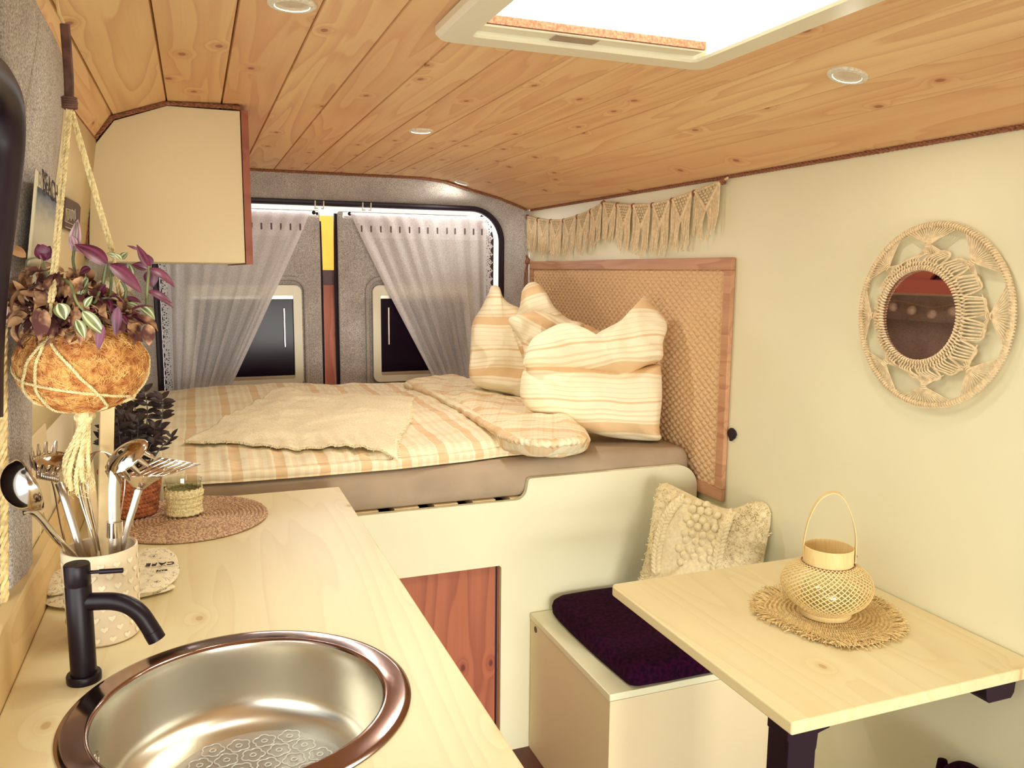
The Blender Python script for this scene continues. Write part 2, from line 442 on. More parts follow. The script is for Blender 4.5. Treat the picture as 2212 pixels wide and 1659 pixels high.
# ------------------------------------------------------------------ van shell
YR = 3.57
prof = [(-.285, .5), (-.285, 1.10), (-.27, 1.31), (-.24, 1.51), (-.212, 1.705)]
CP = [(-.212, 1.705), (-.165, 1.765), (-.045, 1.805), (.08, 1.81), (.93, 1.81), (1.05, 1.80), (1.18, 1.766), (1.30, 1.738), (1.45, 1.687)]
def ceilz(x): return interp(x, CP)
SKX0, SKX1, SKY1 = .42, .885, 1.355       # skylight opening
SKY0 = .90
def wall_left():
    # panel from the kitchen end to the bed, leaning in towards the roof
    b = MB()
    y0, y1 = 1.50, 2.25
    P = [(-.30, 0)]+[(x, z) for x, z in prof]
    for (xa, za), (xb, zb) in zip(P[:-1], P[1:]):
        b.add([(xa, y0, za), (xa, y1, za), (xb, y1, zb), (xb, y0, zb)], [(0, 1, 2, 3)])
    struct(b.build('wall_left', M['cream'], solid=.02))
    b = MB()
    for (xa, za), (xb, zb) in zip(P[:-1], P[1:]):
        b.add([(xa, 2.25, za), (xa, 3.62, za), (xb, 3.62, zb), (xb, 2.25, zb)], [(0, 1, 2, 3)])
    struct(b.build('wall_left_felt', M['felt'], solid=.02))
wall_left()
struct(MB().box(1.45, 1.49, -1.6, 3.75, 0, 1.76).build('wall_right', M['white']))
struct(MB().box(-.34, 1.49, -1.6, 4.0, -.04, 0).build('floor', M['floor']))

# ceiling planks with V grooves, open over the skylight
def ceiling():
    seams = []; u = 0
    pts = [(x, z) for x, z in CP]
    # resample profile so that every plank seam is a vertex
    xs = [-.212, -.165, -.045, .08, .20, .32, .44, .56, .68, .80, .93, 1.05, 1.18, 1.30, 1.45]
    b = MB(); g = .0024
    ybreak = [-1.6, SKY0, SKY1, YR+.05]
    for i in range(len(xs)-1):
        xa, xb = xs[i], xs[i+1]; za, zb = ceilz(xa), ceilz(xb)
        cols = [(xa, za+.012, 0), (xa+g, za, .002), (xb-g, zb, .118), (xb, zb+.012, .12)]
        cut = [c for c in (SKX0, SKX1) if xa+g < c < xb-g]
        for c in cut: cols.insert(-2+0 if False else len(cols)-2, (c, za+(zb-za)*(c-xa)/(xb-xa), .002+.116*(c-xa)/(xb-xa)))
        for (x0, z0, u0), (x1, z1, u1) in zip(cols[:-1], cols[1:]):
            for y0, y1 in zip(ybreak[:-1], ybreak[1:]):
                if y0 == SKY0 and SKX0-.001 <= (x0+x1)/2 <= SKX1+.001: continue
                U0 = i*.12+.0001+u0*.998; U1 = i*.12+.0001+u1*.998
                b.add([(x0, y0, z0), (x1, y0, z1), (x1, y1, z1), (x0, y1, z0)], [(0, 1, 2, 3)], 0,
                      [(U0, y0), (U1, y0), (U1, y1), (U0, y1)])
    o = b.build('ceiling', M['ceil'], smooth=False)
    struct(o)
    # roof skin that keeps daylight out above the boards
    k = MB(); zt = 1.87
    k.box(-.32, SKX0-.03, -1.6, 3.9, zt, zt+.02); k.box(SKX1+.03, 1.49, -1.6, 3.9, zt, zt+.02)
    k.box(SKX0-.03, SKX1+.03, -1.6, SKY0-.03, zt, zt+.02); k.box(SKX0-.03, SKX1+.03, SKY1+.03, 3.9, zt, zt+.02)
    k.box(1.47, 1.49, -1.6, 3.9, 1.66, zt); k.box(-.34, -.32, -1.6, 3.9, 1.60, zt+.02)
    struct(k.build('ceiling_roof_skin', M['plastic'], smooth=False))
ceiling()

# roof hatch
def skylight():
    t = struct(thing('window_1', 'square roof hatch with ivory frame', 'roof window', (.65, 1.13, 1.80)))
    del t['category']
    X0, X1, Y0, Y1 = .385, .92, .85, 1.385
    z0 = 1.788
    def ring(b, ox, iz, oz, w, zi):
        pass
    def loop(x0, x1, y0, y1, z, r):
        out = []
        for cx, cy, a0 in ((x1-r, y1-r, 0), (x0+r, y1-r, 90), (x0+r, y0+r, 180), (x1-r, y0+r, 270)):
            for k in range(7):
                a = radians(a0+15*k); out.append((cx+r*cos(a), cy+r*sin(a), z))
        return out
    loops = [loop(X0, X1, Y0, Y1, 1.806, .03), loop(X0, X1, Y0, Y1, 1.795, .03), loop(X0+.006, X1-.006, Y0+.006, Y1-.006, z0, .028),
             loop(X0+.052, X1-.052, Y0+.052, Y1-.052, z0, .012), loop(X0+.056, X1-.056, Y0+.056, Y1-.056, z0+.004, .01), loop(X0+.056, X1-.056, Y0+.056, Y1-.056, 1.83, .01)]
    b = MB(); n = len(loops[0])
    for A, B in zip(loops[:-1], loops[1:]):
        b.add(A+B, [(i, (i+1) % n, n+(i+1) % n, n+i) for i in range(n)])
    b.build('frame', M['plastic'], t, sharp=50)
    b = MB()   # inner shaft, blind rails
    L2 = [loop(X0+.056, X1-.056, Y0+.056, Y1-.056, 1.83, .01), loop(X0+.05, X1-.05, Y0+.05, Y1-.05, 1.90, .01)]
    b.add(L2[0]+L2[1], [(i, (i+1) % n, n+(i+1) % n, n+i) for i in range(n)])
    b.build('shaft', M['plastic'], t)
    b = MB(); b.box(X0+.06, X1-.06, Y1-.090, Y1-.058, 1.797, 1.812); b.build('blind_rail', M['plastic'], t, bevel=.002)
    b = MB(); b.box(X0+.06, X1-.06, Y1-.096, Y1-.0905, 1.80, 1.813); b.build('rail_seal', M['rope'], t)
    b = MB(); b.box(X0+.19, X0+.27, Y1-.0905, Y1-.0575, 1.7955, 1.7965); b.build('blind_grip', M['sheet'], t)
    b = MB(); b.box(X0+.05, X1-.05, Y0+.05, Y1-.05, 1.895, 1.898); b.build('pane', M['glass'], t)
skylight()

# rope trim along the seams of the room
def trim_rope(name, pts, r=.006, mat='rope'):
    return struct(MB().rope(pts, r, pitch=r*6.5, n=5, step=r*1.1).build(name, M[mat]))
trim_rope('trim_1', [(1.447, -1.5, 1.686), (1.446, 2.0, 1.683), (1.447, 3.52, 1.684)])
trim_rope('trim_2', [(x, YR-.03, ceilz(x)-.006) for x in np.linspace(-.2, 1.44, 60)], .006)

# rear felt portal with rubber seal
def rrect(x0, x1, z0, z1, y, rt, rb=.02, n=8, rtl=None):
    out = []; rtl = rt if rtl is None else rtl
    for cx, cz, a0, r in ((x1-rt, z1-rt, 0, rt), (x0+rtl, z1-rtl, 90, rtl), (x0+rb, z0+rb, 180, rb), (x1-rb, z0+rb, 270, rb)):
        for k in range(n+1):
            a = radians(a0+90*k/n); out.append(V((cx+r*cos(a), y, cz+r*sin(a))))
    return out
def portal():
    inner = resample(rrect(-.155, 1.365, .55, 1.70, 3.66, .16, .05, 12), .02, True)
    n = len(inner); cx, cz = .61, 1.1
    def outer(p):
        # push outwards to the shell profile
        d = V((p.x-cx, 0, p.z-cz)); best = 50
        for k in range(1, 400):
            q = V((cx, 0, cz))+d*(1+k*.004)
            if q.x > 1.449 or q.x < -.27 or q.z > ceilz(q.x)-.002 or q.z < .3: break
        return V((min(q.x, 1.452), YR-.025, q.z+.012))
    mid = [p.lerp(outer(p), .45)+V((0, -.035, 0)) for p in inner]
    loops = [[p+V((0, .05, 0)) for p in inner], inner, [p+(outer(p)-p)*.12+V((0, -.02, 0)) for p in inner], mid, [outer(p) for p in inner]]
    b = MB()
    vs = [p for L in loops for p in L]; fs = []
    for a in range(len(loops)-1):
        for i in range(n): fs.append((a*n+i, a*n+(i+1) % n, (a+1)*n+(i+1) % n, (a+1)*n+i))
    b.add(vs, fs)
    struct(b.build('wall_back', M['felt'], sharp=80))
    s = MB(); s.tube([p+V((0, .0, 0)) for p in rrect(-.15, 1.36, .56, 1.695, 3.665, .155, .05, 12)], .016, 10, closed=True)
    struct(s.build('trim_3', M['rubber']))
portal()
# outer frame steps behind the portal (dark body metal)
s = MB(); s.tube(rrect(-.165, 1.395, .5, 1.712, 3.72, .16, .05, 12), .014, 8, closed=True); struct(s.build('trim_4', M['rubber']))

# rear doors
def back_door(name, x0, x1, hinge):
    t = thing(name, 'felt lined rear van door', 'door', ((x0+x1)/2, 3.76, .5)); t['kind'] = 'structure'; del t['category']
    out = rrect(x0, x1, .5, 1.665, 3.735, .12 if hinge > 0 else .012, .01, 8, .012 if hinge > 0 else .12)
    b = MB(); b.prism(out, (0, .035, 0)); b.build('door_panel', M['felt'], t, bevel=.006, sharp=50)
    # window with plastic frame
    if hinge > 0: wx0, wx1 = .752, 1.235
    else: wx0, wx1 = -.045, .437
    wz0, wz1 = .895, 1.338
    if hinge > 0: so = rrect(wx0-.02, wx1+.05, wz0-.05, wz1+.03, 3.728, .06, .02)
    else: so = rrect(wx0-.05, wx1+.02, wz0-.05, wz1+.03, 3.728, .06, .02)
    b = MB(); b.tube(so, .010, 8, closed=True); b.build('recess_welt', M['felt'], t)
    A = rrect(wx0, wx1, wz0, wz1, 3.722, .03, .03); B = rrect(wx0, wx1, wz0, wz1, 3.705, .03, .03)
    Cc = rrect(wx0+.036, wx1-.036, wz0+.030, wz1-.045, 3.705, .008, .008); D = rrect(wx0+.036, wx1-.036, wz0+.030, wz1-.045, 3.73, .008, .008)
    n = len(A); b = MB(); vs = A+B+Cc+D; fs = []
    for a in range(3):
        for i in range(n): fs.append((a*n+i, a*n+(i+1) % n, (a+1)*n+(i+1) % n, (a+1)*n+i))
    b.add(vs, fs); fr = b.build('window_frame', M['plastic'], t, sharp=50)
    b = MB(); b.box(wx0+.036, wx1-.036, 3.712, 3.718, wz1-.06, wz1-.046); b.box(wx0+.036, wx1-.036, 3.708, 3.72, wz0+.030, wz0+.046)
    b.build('blind_track', M['satin'], t)
    b = MB(); b.box(wx0+.034, wx1-.034, 3.726, 3.731, wz0+.028, wz1-.043); b.build('window_glass', M['darkglass'], t)
    b = MB()
    hx = wx0+.075 if hinge > 0 else wx1-.075
    b.box(hx-.004, hx+.004, 3.715, 3.724, wz0+.17, wz1-.10); b.build('window_latch', M['satin'], t, bevel=.002)
    return t
back_door('door_1', .604, 1.318, 1)
back_door('door_2', -.115, .527, -1)
struct(MB().box(1.318, 1.336, 3.742, 3.765, .6, 1.62).build('trim_5', M['brown']))
struct(MB().box(-.135, -.085, 3.742, 3.765, .6, 1.60).build('trim_6', M['brown']))
struct(MB().tube([(1.341, 3.75, .6), (1.341, 3.75, 1.56), (1.325, 3.75, 1.63), (1.28, 3.75, 1.668)], .008, 8).build('trim_13', M['rubber']))
# seals and bars that show in the gap between the doors
b = MB(); b.tube([(.533, 3.755, .55), (.533, 3.755, 1.36), (.530, 3.755, 1.62)], .006, 8); b.tube([(.597, 3.750, .55), (.594, 3.75, 1.3), (.598, 3.75, 1.655)], .009, 8)
struct(b.build('trim_7', M['rubber']))
struct(MB().box(.50, .64, 3.80, 3.82, 1.335, 1.405).build('trim_8', M['mauve']))
tag(MB().box(.542, .597, 3.785, 3.81, .55, 1.337).build('wooden_board', M['redwood'], bevel=.003), 'narrow brown wooden board seen upright in the gap between rear doors', 'board')
t = thing('yellow_board', 'yellow board outside seen through the gap between the rear doors', 'board', (.57, 3.94, 0))
MB().box(.40, .74, 3.93, 3.95, 1.345, 1.655).build('panel', M['yellowout'], t)
for x in (.42, .70): MB().box(x, x+.02, 3.951, 3.97, 0, 1.64).build('post', M['brown'], t)
b = MB()
for cx in (.515, .72):
    for sx in (-.018, .018): b.tube([(cx+sx, 3.645, 1.70), (cx+sx, 3.65, 1.675), (cx+sx, 3.655, 1.665)], .0025, 6)
    b.tube([(cx-.018, 3.652, 1.668), (cx-.006, 3.652, 1.668)], .0025, 6)
    b.tube([(cx+.006, 3.652, 1.668), (cx+.018, 3.652, 1.668)], .0025, 6)
struct(b.build('trim_9', M['plastic']))

# side door pillar, felt covered, with rubber seal of the side opening
def lwx(z): return interp(z, [(0, -.285), (1.10, -.285), (1.31, -.27), (1.51, -.24), (1.705, -.212), (1.9, -.19)])
def onwall(px, py, off=.014):
    x = -.27
    for _ in range(6): p = atx(px, py, x); x = lwx(p.z)+off
    return atx(px, py, x)
def pillar():
    P = onwall
    right = [(62, 1330), (60, 1180), (60, 900), (66, 700), (78, 560), (110, 400), (127, 260), (134, 120), (126, 45), (92, -10), (60, -40)]
    left = [(-6, -60), (-8, 60), (-12, 120), (0, 150), (24, 200), (30, 262), (28, 330), (16, 440), (0, 560), (-6, 700), (6, 900), (12, 1100), (16, 1345)]
    R_ = spline([P(*p) for p in right], 5); L_ = spline([P(*p) for p in left], 5)
    n = 48
    def lerpl(L, t):
        k = t*(len(L)-1); i = min(int(k), len(L)-2); return L[i].lerp(L[i+1], k-i)
    def fn(u, v):
        a = lerpl(R_, v); c = lerpl(L_[::-1], v); q = a.lerp(c, u)
        return q + V((sin(pi*u)*.010, 0, 0))
    b = MB(); b.grid(fn, 14, n)
    struct(b.build('wall_left_pillar', M['felt'], solid=.012, sharp=80))
    sp = [(-80, 130), (-46, 146), (-14, 176), (6, 225), (10, 300), (0, 400), (-16, 520), (-28, 620), (-36, 760), (-38, 900)]
    path = spline([P(*p, .020) for p in sp], 8)
    struct(MB().tube(path, .023, 14).build('trim_10', M['rubber']))
    trim_rope('trim_11', [P(8, 650, .02), P(6, 800, .02), P(9, 1100, .02), P(10, 1370, .02)], .0062, 'jute')
    struct(MB().box(-.36, -.315, 1.20, 1.56, 0, 1.5).build('wall_left_jamb', M['rubber']))
pillar()
# rest of the left side behind the lens: wall below and above the open side door
b = MB(); b.box(-.33, -.29, -1.6, -.75, 0, 1.75); b.box(-.33, -.28, -1.6, 1.22, 1.50, 1.88)
struct(b.build('wall_left_front', M['felt']))

struct(MB().box(-.33, 1.49, -1.62, -1.58, 1.10, 1.88).build('wall_front_shade', M['cream']))  # unseen header added over the cab opening to shade the upper cabinet
# corner trims
trim_rope('trim_12', [(-.205, 1.55, 1.706), (-.205, 2.17, 1.706)], .004)

# ------------------------------------------------------------------ upper cabinet
def upper_cabinet():
    t = thing('upper_cabinet', 'wall cabinet with side panels tinted for shade under the wooden ceiling left of the curtains', 'cabinet', (-.05, 2.8, 1.42))
    y0, y1 = 2.2, 3.45; zb = 1.423
    P = [(-.232, zb), (-.228, 1.50), (-.218, 1.62), (-.205, 1.695), (-.162, 1.752), (-.045, 1.795), (.122, 1.795), (.122, zb)]
    b = MB(); b.prism([(x, y0, z) for x, z in P], (0, .016, 0)); b.build('side_panel', M['cream'], t, bevel=.001)  # beige here puts the shade on white paint into the colour
    b = MB(); b.box(-.232, .122, y0+.016, y1, zb, zb+.016); b.build('bottom_panel', M['white'], t)
    b = MB(); b.prism([(x, y1-.016, z) for x, z in P], (0, .016, 0)); b.build('side_panel', M['cream'], t)
    b = MB(); b.box(.10, .122, y0+.016, y1-.016, zb+.016, zb+.03); b.build('ledge', M['plastic'], t)
    b = MB()
    nd = 3; w = (y1-y0+.006)/nd
    for k in range(nd):
        ya = y0-.003+k*w+(.0015 if k else 0); yb = y0-.003+(k+1)*w-.0015
        # board with a half moon grip hole
        yc = (ya+yb)/2; r = .045; zc = 1.475
        hole = [(yc+r*cos(a), zc+r*.62*sin(a)) for a in np.linspace(0, pi, 13)]
        q = MB()
        zt = 1.797
        outer = []
        for (hy, hz) in hole:
            outer.append((hy, hz))
        for x in (.124, .141):
            o = len(q.v)
            vs = [(x, ya, zb-.003), (x, yb, zb-.003), (x, yb, zt), (x, ya, zt)]+[(x, hy, hz) for hy, hz in hole]
            fs = []
            h0 = 4; hn = len(hole); mid = hn//2
            for i in range(mid): fs.append((h0+i, h0+i+1, 2))
            for i in range(mid, hn-1): fs.append((h0+i, h0+i+1, 3))
            fs += [(1, 2, h0), (3, h0+mid, 2), (0, h0+hn-1, 3), (0, 1, h0, h0+hn-1)]
            q.add(vs, fs)
        n_ = 4+hn
        q.f += [(0, 1, n_+1, n_), (1, 2, n_+2, n_+1), (2, 3, n_+3, n_+2), (3, 0, n_, n_+3)]+[(4+i, 4+(i+1) % hn, n_+4+(i+1) % hn, n_+4+i) for i in range(hn)]
        q.mi += [0]*(4+hn)
        d = q.build('door', M['redwoodY'], t, smooth=False)
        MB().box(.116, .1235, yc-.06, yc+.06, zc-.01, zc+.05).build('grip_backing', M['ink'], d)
    b = MB(); b.rope([(x, y0-.005, z) for x, z in [(-.238, 1.44), (-.234, 1.50), (-.224, 1.62), (-.211, 1.700), (-.165, 1.758), (-.045, 1.800), (.125, 1.803)]], .0055, pitch=.036, step=.006)
    b.build('rope_edging', M['rope'], t)
upper_cabinet()

# pompom garland on the left wall under the cabinet, seen in the mirror
t = thing('pompom_garland', 'white pompom garland hanging under the wall cabinet, reflected in the mirror', 'garland', (-.22, 2.9, 1.3))
pp = [V((-.215, 2.3+.11*k, 1.375-.012*sin(k*1.9)-.02)) for k in range(11)]
MB().tube(spline([p+V((0, 0, .03)) for p in pp], 4), .0012, 5).build('cord', M['cotton'], t)
for p in pp: MB().ball(p, .021, amp=.12, fr=90).build('pompom', M['pom'], t)

# ------------------------------------------------------------------ kitchen
ZC = .86
SC = (.036, 1.030); SR = .2115
def worktop():
    x0, x1, y0, y1 = -.247, .3225, -.15, 2.052
    cx, cy = SC; r = .193; n = 96
    ang = sorted(set([2*pi*k/n for k in range(n)]+[math.atan2(y-cy, x-cx) % (2*pi) for x in (x0, x1) for y in (y0, y1)]))
    def edge(a):
        dx, dy = cos(a), sin(a); k = 1e9
        if dx > 1e-9: k = min(k, (x1-cx)/dx)
        if dx < -1e-9: k = min(k, (x0-cx)/dx)
        if dy > 1e-9: k = min(k, (y1-cy)/dy)
        if dy < -1e-9: k = min(k, (y0-cy)/dy)
        return cx+dx*k, cy+dy*k
    N = len(ang); vs = []
    for z in (ZC, ZC-.028):
        for a in ang: vs.append((cx+r*cos(a), cy+r*sin(a), z))
        for a in ang: vs.append((*edge(a), z))
    fs = []
    for i in range(N):
        j = (i+1) % N
        fs += [(i, j, N+j, N+i), (2*N+i, 3*N+i, 3*N+j, 2*N+j), (N+i, N+j, 3*N+j, 3*N+i), (i, 2*N+i, 2*N+j, j)]
    o = MB().add(vs, fs).build('worktop', M['pine'], smooth=False, bevel=.003)
    tag(o, 'long pale pine kitchen worktop with the round sink let into it', 'worktop')
worktop()
t = thing('kitchen_cabinet', 'cream lower kitchen cabinet carrying the pine worktop', 'cabinet', (.04, .95, 0))
b = MB(); b.box(.285, .303, -.15, 2.045, .06, ZC-.029); b.build('front_panel', M['white'], t)
MB().box(-.245, .285, 2.03, 2.045, .0, ZC-.029).build('side_panel', M['white'], t); MB().box(-.245, .285, -.15, -.135, 0, ZC-.029).build('side_panel', M['white'], t)
b = MB(); b.box(-.245, .285, -.135, 2.03, .06, .075); b.build('bottom_panel', M['white'], t)
b = MB(); b.box(.25, .268, -.15, 2.045, 0, .06); b.build('plinth', M['brown'], t)
# upstand
t = thing('upstand', 'narrow pale board standing along the wall at the back of the worktop', 'board', (-.26, .95, ZC))
MB().box(-.268, -.2475, -.15, 2.045, ZC-.03, ZC+.088).build('board', M['pinedge'], t, bevel=.002)
# wall panel with an oval embossing behind it
t = thing('oval_wall_plate', 'cream plate with an embossed oval on the wall behind the utensils', 'wall plate', (-.27, 1.5, .95))
pc = atx(90, 1160, -.272)
MB().prism([(-.275, pc.y-.10, .93), (-.275, pc.y+.11, .93), (-.275, pc.y+.11, 1.12), (-.275, pc.y-.10, 1.12)], (.005, 0, 0)).build('plate', M['cream'], t, bevel=.002)
el = [(-.269, pc.y+.035*cos(a), pc.z+.045*sin(a)) for a in np.linspace(0, 2*pi, 40)[:-1]]
MB().tube(el, .002, 6, closed=True).build('oval_ridge', M['cream'], t)

def sink():
    t = thing('round_sink', 'round stainless steel sink set into the pine worktop', 'sink', (SC[0], SC[1], ZC))
    c = (SC[0], SC[1], ZC)
    b = MB(); b.lathe([(SR, .0005), (SR+.0003, .002), (SR-.003, .0038), (SR-.008, .0044), (.182, .0042), (.1795, .0052), (.177, .0045), (.1755, .001)], c, 128)
    b.build('rim', M['rim'], t, sharp=60)
    pr = [(.1755, .001), (.1740, -.01), (.1725, -.045), (.170, -.070), (.166, -.087), (.157, -.099), (.143, -.107), (.125, -.111), (.095, -.1130), (.06, -.115), (.035, -.117)]
    pr = [(p.x, p.z) for p in spline([(r, 0, z) for r, z in pr], 4)]
    b = MB(); b.lathe(pr, c, 128); b.build('bowl', M['bowl'], t, sharp=60)
    b = MB(); b.lathe([(.040, -.1165), (.036, -.115), (.030, -.119), (.024, -.129), (0.001, -.129)], c, 40); b.build('drain', M['steel'], t)
    # overflow holes on the left side of the bowl
    b = MB(); oc = V((SC[0]-.1705, SC[1]-.02, ZC-.035))
    b.lathe([(.0, 0), (.012, 0)], (0, 0, 0), 4)
    b = MB()
    for k in range(3):
        yy = oc.y+(k-1)*.012
        xx = SC[0]-sqrt(.1705**2-(yy-SC[1])**2)
        b.tube([(xx+.0012+.004*0, yy+.004*cos(a), oc.z+.006*sin(a)) for a in np.linspace(0, 2*pi, 16)[:-1]], .0012, 5, closed=True)
    b.tube([(SC[0]-.1685, oc.y+.024*cos(a), oc.z+.012*sin(a)) for a in np.linspace(0, 2*pi, 30)[:-1]], .0014, 5, closed=True)
    b.build('overflow', M['steel'], t)
sink()
# daisy pattern sink mat
def sink_mat():
    t = thing('sink_mat', 'clear round mat of daisy shapes lying in the sink', 'mat', (SC[0]+.01, SC[1]-.01, ZC-.15))
    sm = NT('clear rubber').set(.18, 0, .5); tc = sm.coord(); n = sm.noise(tc, 30, 2)
    sm.base(sm.mix(n, rgb(186, 182, 176), rgb(206, 200, 190))); sm.b.inputs['Alpha'].default_value = .32
    disc = MB(); flowers = MB()
    cx, cy = SC[0]+.012, SC[1]-.004; R0 = .118
    z = ZC-.1075
    disc.lathe([(.001, 0), (R0, 0), (R0+.001, .001), (R0, .002), (.001, .002)], (cx, cy, z), 80)
    disc.build('sheet', sm.m, t)
    d = .034; k = 0
    for i in range(-4, 5):
        for j in range(-4, 5):
            x = cx+d*(i+.5*(j % 2)); y = cy+d*.87*j
            if sqrt((x-cx)**2+(y-cy)**2) > R0-.012: continue
            ph = random.random()*pi; r0 = .0152
            def pet(rs, zz, rr):
                pts = [(x+rs*(.80+.24*abs(cos(2.5*(a+ph))))*cos(a), y+rs*(.80+.24*abs(cos(2.5*(a+ph))))*sin(a), zz) for a in np.linspace(0, 2*pi, 41)[:-1]]
                flowers.tube(pts, rr, 5, closed=True)
            pet(r0, z+.003, .0011)
            flowers.tube([(x+.004*cos(a), y+.004*sin(a), z+.003) for a in np.linspace(0, 2*pi, 13)[:-1]], .001, 5, closed=True)
            k += 1
    sm2 = NT('clear rubber edge').set(.12, 0, .6); sm2.base(sm2.mix(sm2.noise(sm2.coord(), 20, 2), rgb(220, 214, 206), rgb(240, 236, 226))); sm2.b.inputs['Alpha'].default_value = .75
    flowers.build('daisy_outlines', sm2.m, t)
sink_mat()

def faucet():
    fx, fy = -.160, 1.168
    t = thing('tap', 'matt black single lever tap standing behind the sink', 'tap', (fx, fy, ZC))
    c = (fx, fy, ZC)
    MB().lathe([(.001, 0), (.0212, 0), (.0216, .002), (.0216, .009), (.0205, .011), (.0158, .011)], c, 48, cap=False).build('base_flange', M['black'], t)
    MB().lathe([(.0160, .010), (.0160, .132), (.0155, .133), (.0155, .135), (.0160, .136), (.0160, .161), (.0150, .163), (.001, .1635)], c, 48).build('body', M['black'], t)
    d = V((.97, -.25, 0)).normalized()
    o = V((fx, fy, ZC))
    p = [o+V((0, 0, .110)), o+d*.022+V((0, 0, .110)), o+d*.044+V((0, 0, .109)), o+d*.062+V((0, 0, .103)), o+d*.076+V((0, 0, .091)), o+d*.086+V((0, 0, .074)), o+d*.090+V((0, 0, .066))]
    p = spline(p, 6)
    sp = MB(); sp.tube(p, .0116, 20, cap=False); sp.build('spout', M['black'], t)
    e = (p[-1]-p[-2]).normalized()
    MB().tube([p[-1], p[-1]+e*.0005, p[-1]+e*.001, p[-1]+e*.014, p[-1]+e*.014, p[-1]+e*.006], [.0112, .0112, .0119, .0119, .0094, .0094], 20).build('aerator', M['black'], t)
    d2 = V((.96, -.16, 0)).normalized()
    q = o+V((0, 0, .150))
    MB().tube([q+d2*.012, q+d2*.027, q+d2*.027, q+d2*.056, q+d2*.0565], [.0024, .0024, .0034, .0034, .0025], 14).build('lever', M['black'], t)
faucet()

# utensil crock
MC = V((-.148, 1.312, ZC))
def crock():
    t = thing('utensil_crock', 'beige ceramic crock with white hearts holding the kitchen utensils', 'crock', MC)
    b = MB(); R1 = .0505
    b.lathe([(.001, .001), (R1-.004, .001), (R1-.001, .004), (R1-.0005, .02), (R1+.0015, .135), (R1+.0012, .138), (R1-.0008, .139), (R1-.0025, .137), (R1-.0045, .02), (R1-.006, .008), (.001, .007)], MC, 64)
    b.build('cup', M['ceramic'], t)
    b = MB()
    rows = 8
    for i in range(rows):
        zc = .012+i*.0158
        for k in range(15):
            a0 = 2*pi*(k+.5*(i % 2))/15; h = .0054; rr = R1-.0002+zc*.0148
            pts = []
            for s_ in np.linspace(0, 2*pi, 18)[:-1]:
                hx = 16*sin(s_)**3; hy = 13*cos(s_)-5*cos(2*s_)-2*cos(3*s_)-cos(4*s_)
                pts.append((hx*h/17, hy*h/17))
            rad = rr+.0007
            vs = [(MC.x+rad*cos(a0+x/rr), MC.y+rad*sin(a0+x/rr), MC.z+zc+y) for x, y in pts]
            b.add(vs+[(MC.x+rad*cos(a0), MC.y+rad*sin(a0), MC.z+zc)], [(j, (j+1) % len(pts), len(pts)) for j in range(len(pts))])
    tag(b.build('heart_pattern', M['heart'], t, smooth=False), 'white hearts')
crock()
def P3(px, py, y): return aty(px, py, y)
